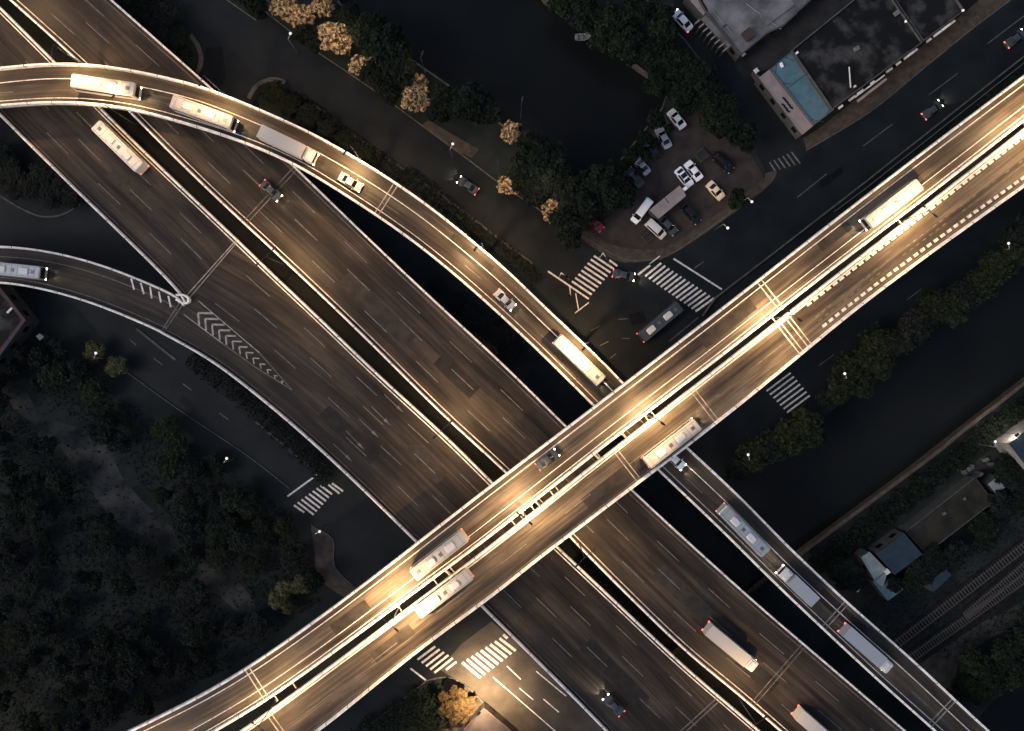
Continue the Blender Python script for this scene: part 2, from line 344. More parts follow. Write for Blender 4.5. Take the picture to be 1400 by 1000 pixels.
for a, b in [((921,354),(987,396)), ((434,649),(393,679)), ((561,914),(582,930)), ((749,371),(805,409))]: mark(mb, a, b, .35)
struct(mb.build('stop_lines', M['paint']))
mb = MB()
for a, b in [((779,392),(782,431)),((787,401),(791,424)),((805,414),(772,439)),((674,926),(780,1018)),((693,911),(712,929)),((733,918),(774,952)),((710,941),(729,957)),((743,956),(764,974))]: mark(mb, a, b, .22)
struct(mb.build('lane_lines', M['paint']))
mb = MB()
for a, b in [((955,434),(915,467)),((808,452),(820,446)),((845,437),(858,436)),((820,473),(832,467)),((850,463),(861,463)),((834,490),(842,484)),((949,367),(962,358)),
             ((378,10),(350,-10)),((430,50),(448,64)),((500,105),(520,120)),((600,180),(618,193)),((1090,270),(1130,238)),((1180,200),(1220,170)),((1270,130),(1310,100)),((1350,60),(1400,22)),
             ((178,465),(186,472)),((210,490),(222,499)),((250,525),(262,534)),((300,565),(312,574)),((1120,500),(1140,485)),((1180,455),(1200,440)),((1240,410),(1260,395)),((200,2),(232,26)),((310,0),(350,28))]: mark(mb, a, b, .15)
struct(mb.build('lane_dashes', M['paint_worn']))

# ------------------------------------------------------------------ elevated roads
def ext(pts, d0, d1):
    a = Vector(pts[0])-Vector(pts[1]); b = Vector(pts[-1])-Vector(pts[-2])
    out = list(pts)
    if d0: q = Vector(pts[0])+a.normalized()*d0; out = [tuple(q)]+out
    if d1: q = Vector(pts[-1])+b.normalized()*d1; out = out+[tuple(q)]
    return out
class Strip:
    def __init__(s, L, Rr, zf, pairs=False, step=2.0):
        def wpath(pts):
            q = []
            for x, y in sm(pts, 8): q.append((x, y))
            for _ in range(36):
                q = [q[0]]+[((q[i-1][0]+2*q[i][0]+q[i+1][0])/4, (q[i-1][1]+2*q[i][1]+q[i+1][1])/4) for i in range(1, len(q)-1)]+[q[-1]]
            return [P(x, y, zf(x)) for x, y in q]
        A, B = wpath(L), wpath(Rr)
        s.st = []                                     # (left point, unit vector to right, width, distance along)
        if pairs:
            u = 0
            for i in range(len(A)):
                if i: u += (A[i]-A[i-1]).length
                d = B[i]-A[i]; d.z = 0; s.st.append((A[i], d.normalized(), d.length, u))
        else:
            cum = [0]
            for i in range(1, len(A)): cum.append(cum[-1]+(A[i]-A[i-1]).length)
            n = int(cum[-1]/step); last = None; k = 0
            for i in range(n+1):
                u = cum[-1]*i/n
                while k < len(A)-2 and cum[k+1] < u: k += 1
                t = (u-cum[k])/max(cum[k+1]-cum[k], 1e-6); p = A[k].lerp(A[k+1], t)
                ka, kb = max(k-2, 0), min(k+3, len(A)-1); d = A[kb]-A[ka]; d.z = 0; d.normalize()
                n2 = Vector((d.y, -d.x, 0))           # towards the other edge
                if n2.dot(B[len(B)//2]-A[len(A)//2]) < 0: n2 = -n2
                best = None
                for j in range(len(B)-1):
                    c, e = B[j], B[j+1]-B[j]; den = n2.x*e.y-n2.y*e.x
                    if abs(den) < 1e-9: continue
                    dx, dy = c.x-p.x, c.y-p.y
                    tt = (dx*e.y-dy*e.x)/den; r = (dx*n2.y-dy*n2.x)/den
                    if -.001 <= r <= 1.001 and 0 < tt < 60 and (best is None or tt < best): best = tt
                if best is None: best = last or 8.0
                last = best; s.st.append((p, n2, best, u))
        s.len = s.st[-1][3]
    def at(s, u):
        st = s.st; lo, hi = 0, len(st)-1
        while hi-lo > 1:
            m_ = (lo+hi)//2
            if st[m_][3] <= u: lo = m_
            else: hi = m_
        a, b = st[lo], st[hi]; t = (u-a[3])/max(b[3]-a[3], 1e-6)
        return a[0].lerp(b[0], t), a[1].lerp(b[1], t).normalized(), a[2]+(b[2]-a[2])*t
    def pt(s, u, off, dz=0.0):
        p, n, w_ = s.at(u)
        if off < 0: off = w_+off
        return p+n*off+Vector((0, 0, dz))
    def u_of(s, x, y, z=None):
        best = min(range(len(s.st)), key=lambda i: ((s.st[i][0]+s.st[i][1]*s.st[i][2]/2)-P(x, y, s.st[i][0].z)).length)
        return s.st[best][3]
    def heading(s, u):
        a, b = s.pt(max(u-1, 0), .5), s.pt(min(u+1, s.len), .5); return math.atan2(b.y-a.y, b.x-a.x)
    def where(s, x, y):
        """road distance and sideways offset of the deck point seen at photo pixel x, y"""
        u = s.u_of(x, y)
        for _ in range(4):
            p, n, w_ = s.at(u); q = P(x, y, p.z); d = q-p
            h = s.heading(u); f = Vector((math.cos(h), math.sin(h), 0)); u = min(max(u+d.dot(f)*.9, 0), s.len)
        p, n, w_ = s.at(u); q = P(x, y, p.z); return u, (q-p).dot(n)

def deck(st, m, parent, th=1.3):
    v, f, mi, uv = [], [], [], []
    K = 6
    for p, n, w_, u in st.st:
        for k in range(K+1): v.append(p+n*(w_*k/K)); uv.append((u, w_*k/K))
        for o_, z in ((w_, -.35), (w_-.9, -.55), (w_-2.0 if w_ > 6 else w_-.9, -th), (2.0 if w_ > 6 else .9, -th), (.9, -.55), (0, -.35)): v.append(p+n*o_+Vector((0, 0, z))); uv.append((u, o_))
    C = K+1+6
    for i in range(len(st.st)-1):
        a, b = i*C, (i+1)*C
        for k in range(C):
            k2 = (k+1) % C
            f.append((a+k, b+k, b+k2, a+k2)[::-1]); mi.append(0 if k < K else 1)
    f.append(tuple(range(C))); mi.append(1); e = (len(st.st)-1)*C; f.append(tuple(range(e, e+C))[::-1]); mi.append(1)
    return mesh('deck', v, f, [m, M['concrete']], parent, mi, uv)
def _joints(m):
    t = m.node_tree; b = t.nodes['Principled BSDF']; src = b.inputs['Base Color'].links[0].from_socket
    uv = t.nodes.new('ShaderNodeUVMap'); uv.uv_map = 'UVMap'; sp = t.nodes.new('ShaderNodeSeparateXYZ'); md = t.nodes.new('ShaderNodeMath'); md.operation = 'MODULO'; md.inputs[1].default_value = 5.0
    gt = t.nodes.new('ShaderNodeMath'); gt.operation = 'GREATER_THAN'; gt.inputs[1].default_value = 4.86; mx = t.nodes.new('ShaderNodeMixRGB'); mx.inputs[2].default_value = (.10, .09, .08, 1)
    t.links.new(uv.outputs[0], sp.inputs[0]); t.links.new(sp.outputs[0], md.inputs[0]); t.links.new(md.outputs[0], gt.inputs[0]); t.links.new(gt.outputs[0], mx.inputs[0]); t.links.new(src, mx.inputs[1]); t.links.new(mx.outputs[0], b.inputs['Base Color'])
_joints(M['parapet']); _joints(M['parapet_worn'])
def rail_on(st, a, b, h, m, parent, name='parapet', u0=0, u1=None, z=0.0):
    mb = MB(); uvs = []; u1 = st.len if u1 is None else u1; n = max(2, int((u1-u0)/2)); C = 4
    for i in range(n+1):
        u = u0+(u1-u0)*i/n
        for o_, dz in ((a, z), (b, z), (b-.06, z+h), (a+.06, z+h)): mb.v.append(st.pt(u, o_, dz)); uvs.append((u, dz))
    for i in range(n):
        for k in range(4):
            k2 = (k+1) % 4; mb.f.append((i*4+k, (i+1)*4+k, (i+1)*4+k2, i*4+k2)); mb.m.append(0)
    mb.f.append((3, 2, 1, 0)); mb.m.append(0); e = n*4; mb.f.append((e, e+1, e+2, e+3)); mb.m.append(0)
    return mesh(name, mb.v, mb.f, m, parent, uv=uvs)
def stripe(mb, st, u0, u1, off, w_, m=0, off1=None, z=.006):
    n = max(1, int((u1-u0)/2)); off1 = off if off1 is None else off1
    for i in range(n):
        a = u0+(u1-u0)*i/n; b = u0+(u1-u0)*(i+1)/n
        oa = off+(off1-off)*i/n; ob = off+(off1-off)*(i+1)/n
        mb.quad(st.pt(a, oa, z), st.pt(a, oa+w_, z), st.pt(b, ob+w_, z), st.pt(b, ob, z), m)
def frac(mb, st, u0, u1, t, w_, m=0, z=.006, wob=0.0):
    n = max(1, int((u1-u0)/2))
    for i in range(n):
        a = u0+(u1-u0)*i/n; b = u0+(u1-u0)*(i+1)/n
        wa, wb = st.at(a)[2], st.at(b)[2]
        mb.quad(st.pt(a, wa*t-w_/2, z), st.pt(a, wa*t+w_/2, z), st.pt(b, wb*t+w_/2, z), st.pt(b, wb*t-w_/2, z), m)
def flat(mb, st, p0, p1, w_, m=0, z=.008):
    """a painted line between two photo points on a deck"""
    zz = st.st[0][0].z if abs(st.st[0][0].z-st.st[-1][0].z) < .1 else None
    def q(p):
        u, o_ = st.where(*p); return st.pt(u, max(o_, .01), z)
    a, b = q(p0), q(p1); d = (b-a); d.z = 0; d.normalize(); n = Vector((-d.y, d.x, 0))*w_/2
    mb.quad(a-n, b-n, b+n, a+n, m)
def joint(st, x, y, parent, w_=.28, gap=.75, u=None, a=.5, b=None, m='joint'):
    w_ *= .72; m = {'parapet': 'joint_pale', 'parapet_worn': 'joint_dull'}.get(m, m)
    u = st.u_of(x, y) if u is None else u
    mb = MB()
    for du in (-gap/2, gap/2):
        p, n, wd = st.at(min(max(u+du, .3), st.len-.3)); h = st.heading(min(max(u+du, 1.2), st.len-1.2)); f = Vector((math.cos(h), math.sin(h), 0))*w_/2
        e = b if b is not None else wd-.5; z = Vector((0, 0, .010))
        mb.quad(p+n*a-f+z, p+n*e-f+z, p+n*e+f+z, p+n*a+f+z)
    return mb.build('expansion_joint', M[m], parent)
def piers(st, parent, every=32, start=10, th=1.3, w_=1.6):
    u = start
    while u < st.len-4:
        p, n, wd = st.at(u); zt = p.z-th; c = p+n*(wd/2); rz = math.atan2(n.y, n.x)
        mb = MB(); mb.box((c.x, c.y, (zt-1.0)/2-.2), (w_ if wd < 12 else wd*.35, 1.3, zt-1.0+.4), rz); o = mb.build('pier', M['concrete'], parent)
        mb = MB(); mb.box((c.x, c.y, zt-.52), (wd*.62, 1.7, 1.0), rz); mb.build('pier_cap', M['concrete'], o)
        u += every

zA = lambda x: 8.0
zB = lambda x: 16.0
def zR(x):
    if x < 430: return 14.6
    if x > 860: return 8.6
    t = (x-430)/430; return 14.6+(8.6-14.6)*(t*t*(3-2*t))

# --- lower expressway, south-west carriageway (two spans meeting at the gore joint)
AL1 = Strip([(-250,-92),(-160,-2),(0,158),(92,250),(182,336),(251,405),(255,417)], [(-170,-160),(-80,-70),(76,83),(172,182),(262,267),(326,328),(326.6,328.6)], zA, True)
AL2 = Strip([(223,457),(262,478),(300,501),(350,540),(410,590),(470,645),(525,698),(565,738),(657,828),(700,871),(775,945),(828,999),(878,1052),(935,1112),(1110,1295)],
            [(326,328),(362,363),(400,399),(448,444),(503,498),(562,552),(615,600),(660,645),(752,737),(797,779),(870,848),(930,905),(987,954),(1045,1003),(1220,1160)], zA, True)
ALt = thing('expressway', 'wide dark carriageway of the lower expressway, with the white chevrons at its edge', 'road bridge', (0, 0, 0))
deck(AL1, M['deck_dark'], ALt); deck(AL2, M['deck_dark'], ALt)
rail_on(AL1, 0, .42, .85, M['parapet_worn'], ALt); rail_on(AL1, -.45, -.02, .85, M['parapet'], ALt)
rail_on(AL2, 0, .42, .85, M['parapet_worn'], ALt); rail_on(AL2, -.45, -.02, .85, M['parapet'], ALt)
# --- south-west slip road joining it
R2 = Strip([(-260,350),(-80,336),(0,336),(50,340),(100,350),(150,365),(200,385),(250,407),(254,417)], [(-260,402),(-80,388),(0,387),(45,394),(92,405),(138,420),(182,438),(221.5,455.5),(223,457)], zA, True)
R2t = thing('slip_road', 'dark narrow slip road curving in from the left edge to the chevron gore', 'ramp')
deck(R2, M['deck_dark'], R2t); rail_on(R2, 0, .42, .85, M['parapet_worn'], R2t); rail_on(R2, -.45, -.02, .85, M['parapet'], R2t)
# --- north-east carriageway
ARL = [(12,0),(110,87),(175,152),(272,250),(350,322),(437,403),(537,500),(612,577),(692,645),(792,750),(875,832),(942,897),(1000,942),(1066,1000)]
ARR = [(154,0),(232,69),(292,122),(350,175),(404,228),(427,250),(540,360),(645,457),(700,508),(772,580),(865,670),(952,750),(1050,838),(1085,867),(1240,1000)]
AR = Strip(ext(ARL, 260, 300), ext(ARR, 400, 450), zA)
ARt = thing('expressway', 'brown carriageway of the lower expressway nearest the bright curved ramp', 'road bridge')
deck(AR, M['deck_dark'], ARt); rail_on(AR, 0, .45, .85, M['parapet'], ARt); rail_on(AR, -.42, 0-.01, .85, M['parapet_worn'], ARt)
# --- curved ramp
R1L = [(0,94),(55,88),(110,88),(145,91),(197,99),(265,115),(300,127),(350,147),(400,169),(437,187),(490,217),(543,250),(600,290),(662,342),(700,374),(750,424),(800,470),(850,520),(895,568),(940,612),(1000,666),(1050,718),(1082,750),(1160,825),(1250,902),(1310,960),(1354,1000)]
R1R = [(0,148),(50,144),(100,143),(150,147),(200,156),(250,170),(300,185),(350,203),(400,225),(443,250),(512,294),(575,338),(645,397),(700,447),(755,500),(807,552),(852,597),(900,645),(950,692),(1000,740),(1050,791),(1120,857),(1200,932),(1270,994)]
R1 = Strip(ext(R1L, 220, 260), ext(R1R, 260, 320), zR)
R1t = thing('curved_ramp', 'bright curved ramp sweeping over the expressway and on beneath the high viaduct', 'ramp')
deck(R1, M['deck_ramp'], R1t); rail_on(R1, 0, .45, .85, M['parapet'], R1t); rail_on(R1, -.46, -.01, .85, M['parapet'], R1t)
# --- high viaduct, two carriageways
B1L = [(172,1000),(275,950),(350,904),(450,834),(560,749),(700,640),(885,500),(1050,371),(1204,250),(1400,102)]
B1R = [(295,1000),(350,968),(440,906),(542,829),(650,750),(700,711),(880,568),(972,500),(1050,437),(1187,331),(1292,251),(1400,166)]
B2L = [(322,1003),(350,984),(440,919),(545,840),(650,761),(700,722),(882,578),(980,503),(1075,428),(1187,341),(1300,253),(1400,175)]
B2R = [(435,1000),(457,984),(567,893),(657,828),(700,795),(762,744),(940,612),(1085,495),(1162,429),(1275,345),(1400,256)]
B1 = Strip(ext(B1L, 260, 300), ext(B1R, 300, 300), zB); B2 = Strip(ext(B2L, 260, 300), ext(B2R, 360, 300), zB)
B1t = thing('high_viaduct', 'brightly lit carriageway of the high viaduct, on the car park side', 'road bridge')
B2t = thing('high_viaduct', 'brightly lit carriageway of the high viaduct with white block markings along its edge', 'road bridge')
for st, th_ in ((B1, B1t), (B2, B2t)): deck(st, M['deck_main'], th_)
rail_on(B1, 0, .5, .9, M['parapet'], B1t); rail_on(B1, -.55, -.01, .9, M['parapet'], B1t)
rail_on(B2, 0, .5, .9, M['parapet'], B2t); rail_on(B2, -.5, -.01, .9, M['parapet'], B2t)
for st, th_, ev, s0 in ((AL1, ALt, 30, 12), (AL2, ALt, 30, 8), (R2, R2t, 26, 14), (AR, ARt, 30, 6), (R1, R1t, 28, 9), (B1, B1t, 30, 3), (B2, B2t, 30, 3)): piers(st, th_, ev, s0)

# markings: paint strong / worn in one mesh per carriageway
def dashes(mb, st, t, L=6, G=9, w_=.15, m=0, start=3, u0=0, u1=None):
    u = u0+start; u1 = u1 or st.len
    while u+L < u1: frac(mb, st, u, u+L, t, w_, m); u += L+G
PM = [M['paint'], M['paint_worn'], M['paint_mid']]
mb = MB()
stripe(mb, AL1, 0, AL1.len, .85, .15, 1); stripe(mb, AL1, 0, AL1.len, -1.05, .2, 0)
for t, s0 in ((.27, 3), (.5, 8), (.73, 4)): dashes(mb, AL1, t, 6, 8, .15, 1, s0)
stripe(mb, AL2, 0, AL2.len, -1.05, .2, 0)
u_g = AL2.u_of(470, 560)
stripe(mb, AL2, 0, u_g, .95, .15, 1); stripe(mb, AL2, u_g, AL2.len, .95, .15, 1)
for t, s0 in ((.28, 40), (.46, 4), (.64, 10), (.82, 5)): dashes(mb, AL2, t, 5.5, 8.5, .15, 1, s0)
for tip, tail in (((549,562),(522,536)),((532,580),(505,553)),((516,597),(489,571)),((497,614),(472,588)),((481,631),(455,606))):
    flat(mb, AL2, tail, tip, .14, 1)
    a = Vector(tip); d = (Vector(tip)-Vector(tail)).normalized(); n = Vector((-d.y, d.x))
    b = a-d*11; p0, p1 = b+n*2.3, b-n*2.3
    u, o_ = AL2.where(*a); q0 = AL2.pt(u, o_, .009); u, o_ = AL2.where(*p0); q1 = AL2.pt(u, o_, .009); u, o_ = AL2.where(*p1); q2 = AL2.pt(u, o_, .009)
    k = len(mb.v); mb.v += [q0, q1, q2]; mb.f.append((k, k+1, k+2)); mb.m.append(1)
# gore outline and chevrons
flat(mb, AL2, (262,404), (350,478), .16, 2); flat(mb, AL2, (350,478), (397,531), .15, 1)
flat(mb, AL2, (246,426), (300,466), .16, 2); flat(mb, AL2, (300,466), (347,500), .15, 1); flat(mb, AL2, (347,500), (397,531), .15, 1)
for i in range(13):
    t = i/13.0; t = t*.97
    U = Vector((282,421)).lerp(Vector((397,531)), t); Lo = Vector((267,441)).lerp(Vector((397,531)), t)
    mid = (U+Lo)/2; sc = (1-t)*.85+.15; ap = mid+Vector((-11,-9))*sc
    flat(mb, AL2, tuple(U), tuple(ap), .30*sc+.10, 2, .010); flat(mb, AL2, tuple(ap), tuple(Lo), .30*sc+.10, 2, .012)
mb.build('lane_marking', PM, ALt)
for st, (x, y) in ((AL1, (288,367)), (AL2, (930,1000))): joint(st, x, y, ALt, .3, .8, None if st is AL2 else st.len-.9, m='joint' if st is AL1 else 'parapet_worn')
mb = MB(); stripe(mb, R2, 0, R2.len, 2.0, .14, 1); stripe(mb, R2, 0, R2.len, -1.35, .14, 1)
for a, b in (((179,381),(182,396)),((192,387),(196,402)),((205,392),(207,408)),((217,399),(220,414)),((230,405),(233,420))): flat(mb, R2, a, b, .32, 0)
mb.build('lane_marking', PM, R2t); joint(R2, 0, 0, R2t, .3, .8, R2.len-1, m='parapet_worn')
# rounded nose at the gore
mb = MB(); ns = sm([(243,404),(252,404),(259,408),(259,414),(252,415),(243,410)], 4)
ribbon('', [Vector((P(x, y, 8).x, P(x, y, 8).y, 0)) for x, y in ns], .4, .9, None, 8.0, mb=mb); o = mb.build('gore_nose', M['parapet'], ALt)
mb = MB(); stripe(mb, AR, 0, AR.len, .95, .2, 0); stripe(mb, AR, 0, AR.len, -1.15, .13, 1)
for t, s0 in ((.26, 3), (.5, 9), (.74, 5)): dashes(mb, AR, t, 6, 8, .15, 1, s0)
mb.build('lane_marking', PM, ARt)
for x, y in ((380,262), (1075,900)): joint(AR, x, y, ARt, .25, .8, m='parapet_worn')
mb = MB(); stripe(mb, R1, 0, R1.len, 2.6, .16, 0); stripe(mb, R1, 0, R1.len, -1.35, .15, 0)
dashes(mb, R1, .62, 4, 16, .13, 1, 8)
mb.build('lane_marking', PM, R1t)
for x, y in ((531,275), (1145,835), (1300,965)): joint(R1, x, y, R1t, .28, .8)
mb = MB(); stripe(mb, B1, 0, B1.len, 1.35, .2, 0); stripe(mb, B1, 0, B1.len, -.95, .16, 0); frac(mb, B1, 0, B1.len, .68, .14, 0)
mb.build('lane_marking', PM, B1t)
mb = MB(); stripe(mb, B2, 0, B2.len, .75, .28, 0); stripe(mb, B2, 0, B2.len, -.85, .14, 1)
u0 = B2.u_of(1110, 440); u = u0
while u < B2.len:                                   # slow-down blocks from the joint eastwards
    stripe(mb, B2, u, u+.95, -1.75, .55, 0, z=.009); stripe(mb, B2, u+.1, u+1.15, 1.08, .42, 0, z=.009)
    w2 = B2.at(u)[2]
    for dd in (-.55, .35):
        if random.random() > .25: stripe(mb, B2, u, u+.8, w2*.58+dd, .15, 1, z=.009)
    u += 1.52
dashes(mb, B2, .52, 6, 9, .15, 1, 3, 0, u0)
mb.build('lane_marking', PM, B2t)
for x, y in ((1053,407), (350,935)): joint(B1, x, y, B1t, .3, .9, m='parapet')
for x, y in ((1094,462), (1082,470), (963,556), (862,633), (372,985)): joint(B2, x, y, B2t, .3, .8, m='parapet' if x > 1000 else 'joint')
M['patch_new'] = mat('newer_black_asphalt', (.020,.018,.017), .6, var=.35, scale=.5, spec=.15, detail=10)
M['patch_old'] = mat('older_grey_asphalt', (.036,.031,.027), .7, var=.30, scale=.5, spec=.15, detail=10)
def patch(st, parent, x, y, L, w_, m):
    u, o_ = st.where(x, y); p = MB(); wd = st.at(u)[2]; o_ = min(max(o_-w_/2, 1.2), wd-1.2-w_)
    stripe(p, st, u, min(u+L, st.len-1), o_, w_, z=.0035); p.build('resurfaced_patch', M[m], parent)
for a in ((AL2,ALt,440,560,14,3.1,'patch_new'),(AL2,ALt,560,610,9,3.1,'patch_old'),(AL2,ALt,800,880,16,3.2,'patch_new'),(AL1,ALt,150,230,12,3.1,'patch_old'),(AR,ARt,470,380,18,3.2,'patch_old'),(AR,ARt,600,490,10,3.1,'patch_new'),
          (AR,ARt,900,780,14,3.2,'patch_old'),(AR,ARt,1010,900,9,3.1,'patch_new'),(AR,ARt,205,90,11,3.1,'patch_new'),(B1,B1t,455,862,8,2.2,'patch_old'),(B1,B1t,960,470,12,2.4,'patch_old'),(B1,B1t,1120,338,7,2.2,'patch_old'),
          (B2,B2t,800,690,12,2.4,'patch_old'),(B2,B2t,510,900,9,2.2,'patch_old'),(R1,R1t,620,320,10,2.2,'patch_old'),(R1,R1t,1120,810,12,2.4,'patch_new')): patch(*a)
# steel brackets bridging the slot between the two carriageways
for x, y in ((762,669),(755,675),(890,563),(882,570),(853,596),(817,621),(734,687),(725,690),(700,712),(615,774),(592,790),(547,831),(405,938),(380,955),(1056,437),(1228,304)):
    u, o_ = B1.where(x, y); p, n, wd = B1.at(u); c = p+n*(wd+.55)
    mb = MB(); mb.box((c.x, c.y, 16.45), (1.25, .2, .25), math.atan2(n.y, n.x)); mb.build('slot_bracket', M['joint'], B1t)

# ------------------------------------------------------------------ lamps
def add_light(kind, parent, loc, energy, color=SODIUM, size=.25, cone=150, name='lamp_light', rot=(0, 0, 0), blend=1.0):
    d = bpy.data.lights.new(name, kind); d.energy = energy; d.color = color; d.shadow_soft_size = size
    if kind == 'SPOT': d.spot_size = R(cone); d.spot_blend = blend
    o = bpy.data.objects.new(name, d); COL.objects.link(o); o.parent = parent; o.location = loc; o.rotation_euler = rot
    return o
def lamp(x, y, z0, rz, label, arms=(1, -1), reach=2.0, hgt=9.5, e=(900, 900), group=None, color=SODIUM, head='street', cone=152, drop=0, wing=True, lean=0, tilt=26):
    p = P(x, y, z0)
    t = thing('street_lamp', label, 'street lamp', p, rz, group)
    m = MB(); m.tube((0, 0, drop), (0, 0, hgt*.55), .14, .10, 10); m.tube((0, 0, hgt*.55), (0, 0, hgt), .10, .07, 10); m.build('pole', M['pole'], t, True)
    m = MB(); m.box((0, 0, drop+.15), (.5, .5, .3), taper=.7); m.build('base', M['metal'], t)
    for k, s in enumerate(arms):
        m = MB(); m.tube((0, 0, hgt-.05), (s*reach*.5, 0, hgt+.25), .06, .05, 8); m.tube((s*reach*.5, 0, hgt+.25), (s*(reach-.3), 0, hgt+.35), .05, .045, 8); m.build('arm', M['pole'], t, True)
        m = MB(); m.box((s*reach, 0, hgt+.36), (.85, .30, .14), taper=.75); m.box((s*reach, 0, hgt+.28), (.9, .36, .05)); hd = m.build('lamp_head', M['pole'] if head == 'street' else M['white'], t)
        if e[k] > 0:
            m = MB(); m.box((s*reach, 0, hgt+.235), (.6, .24, .03)); m.build('lens', M['lamp_on'], hd)
            if wing:                    # a road luminaire throws its light up and down the road
                for w2 in (-1, 1): add_light('SPOT', t, (s*reach, w2*.1, hgt+.15), e[k]*.62, color, .2, cone, rot=(R(tilt*w2), R(s*lean), 0))
            else: add_light('SPOT', t, (s*reach, 0, hgt+.15), e[k], color, .2, cone)
    return t
def globe_lamp(x, y, label, h=7.0, rz=0.0, reach=1.1, group=None):
    p = P(x, y, h)
    t = thing('street_lamp', label, 'street lamp', (p.x-math.cos(rz)*reach, p.y-math.sin(rz)*reach, 0), rz, group)
    m = MB(); m.tube((0, 0, 0), (0, 0, h-.3), .10, .07, 8); m.build('pole', M['metal'], t, True)
    m = MB(); m.tube((0, 0, h-.35), (reach, 0, h-.05), .05, .04, 8); m.build('arm', M['offwhite'], t, True)
    m = MB(); m.sphere((reach, 0, h), .28, 12, 7, .6); m.build('lamp_globe', M['globe'], t, True)
    return t
nb = math.atan2(-.79, .61)+math.pi*0                # across the high viaduct
for i, (x, y, e1, e2, lb) in enumerate([(-150,1150,3,3,''),(190,1075,3,3,''),(378,958,3.0,2.4,'double armed lamp in the viaduct slot nearest the bottom left end'),
        (546,829,9,7,'double armed lamp in the viaduct slot above the brightest pool of light'),
        (716,694,5,4.2,'double armed lamp in the viaduct slot between the brightest pool and the expressway crossing'),
        (884,568,5,4,'double armed lamp in the viaduct slot just past the end of the curved ramp'),
        (1057,436,5,4,'double armed lamp in the viaduct slot beside the wide double joint'),
        (1229,304,5,4,'double armed lamp in the viaduct slot beside the long white vehicle'),
        (1400,170,5.5,4,'double armed lamp in the viaduct slot furthest up towards the right edge'),(1570,38,4,3,'')]):
    t = lamp(x, y, 15.2, math.atan2(.79, .62)+math.pi*.5 - 0.0, lb or 'double armed lamp of the viaduct outside the picture', (1, -1), 1.3, 10.3, (e2*4900, e1*4900), 'lamps along the slot of the high viaduct', cone=104)
for x, y, eL, eR, lb in [(184,170,1.0,1.2,'double armed lamp in the expressway gap right below the curved ramp'),
        (388,362,1.7,3.2,'double armed lamp in the expressway gap nearest the diagonal joint'),
        (612,581,2.0,3.0,'double armed lamp in the expressway gap above the high viaduct'),
        (792,744,1.0,2.6,'double armed lamp in the expressway gap right below the high viaduct'),
        (1010,955,.9,2.4,'double armed lamp in the expressway gap at the bottom of the picture'),
        (10,-12,1.4,2.0,'double armed lamp in the expressway gap at the top left corner')]:
    lamp(x, y, 8.0, R(43), lb, (-1, 1), 2.1, 11, (eL*4700, eR*5200), 'double lamps along the gap of the lower expressway', cone=140, drop=-8, lean=-16, tilt=46)
for x, y, e, lb in [(-60,104,3,'single arm lamp on the rim of the curved ramp beyond the left edge'),(112,88,3.6,'single arm lamp on the rim of the curved ramp, first from the left edge'),(305,128,3.0,'single arm lamp on the rim of the curved ramp where it leaves the expressway'),(492,217,4.4,'single arm lamp on the rim of the curved ramp beside the pond trees'),
        (661,341,4.6,'single arm lamp on the rim of the curved ramp before the traffic island'),(800,470,4.4,'single arm lamp on the rim of the curved ramp at its viaduct end')]:
    u, o_ = R1.where(x, y); p, n, wd = R1.at(u)
    t = lamp(x, y, p.z, math.atan2(n.y, n.x), lb, (1,), 1.7, 9, (e*4600,), 'lamps on the rim of the curved ramp', cone=120)
lamp(636,973, 0, R(52), 'tall single arm lamp lighting the bottom crosswalk and the golden tree', (1,), 5.2, 10.0, (52000,), None, (1, .68, .37), cone=142, wing=False)
for x, y, rz, lb in [(995,312,R(-50),'white globe lamp on the car park pavement, between the crosswalk and the dark bush'),(1028,276,R(-50),'white globe lamp on the car park pavement beside the dark bush'),
        (310,627,R(50),'white globe lamp at the edge of the wood beside the left service road'),(437,727,R(30),'white globe lamp on the pavement corner below the left crosswalk'),
        (131,483,R(60),'white globe lamp among the olive trees at the left service road'),(397,46,R(60),'white globe lamp at the kerb among the golden trees by the pond'),
        (1155,511,R(120),'white globe lamp standing among the canal trees by the right crosswalk'),(1379,333,R(110),'white globe lamp among the canal trees near the right edge'),
        (1361,604,R(100),'white globe lamp in the yard beside the lit warehouse front'),(1023,664-42,R(110),'white globe lamp over the canal trees next to the viaduct'),
        (619,197,R(60),'white globe lamp on the small paved stop by the pond')]:
    globe_lamp(x, y, lb, 7.5, rz)
# low warm lamps inside the golden trees' row
for i, (x, y) in enumerate([(425,35),(478,75),(585,112),(712,170),(683,250),(742,275)]):
    p = P(x, y, 9)
    t = lamp(x, y, 0, R(40+i*13), ['park lamp beside the topmost golden trees','park lamp between the broad and the narrow golden tree','park lamp behind the rounded golden tree','park lamp beside the small golden tree by the pond','park lamp beside the small golden tree across the road from the ramp','park lamp beside the golden tree nearest the crosswalk'][i], (1,), .9, 12.5, (1500,), 'park lamps along the pond road', (1, .70, .42), cone=104, wing=False)

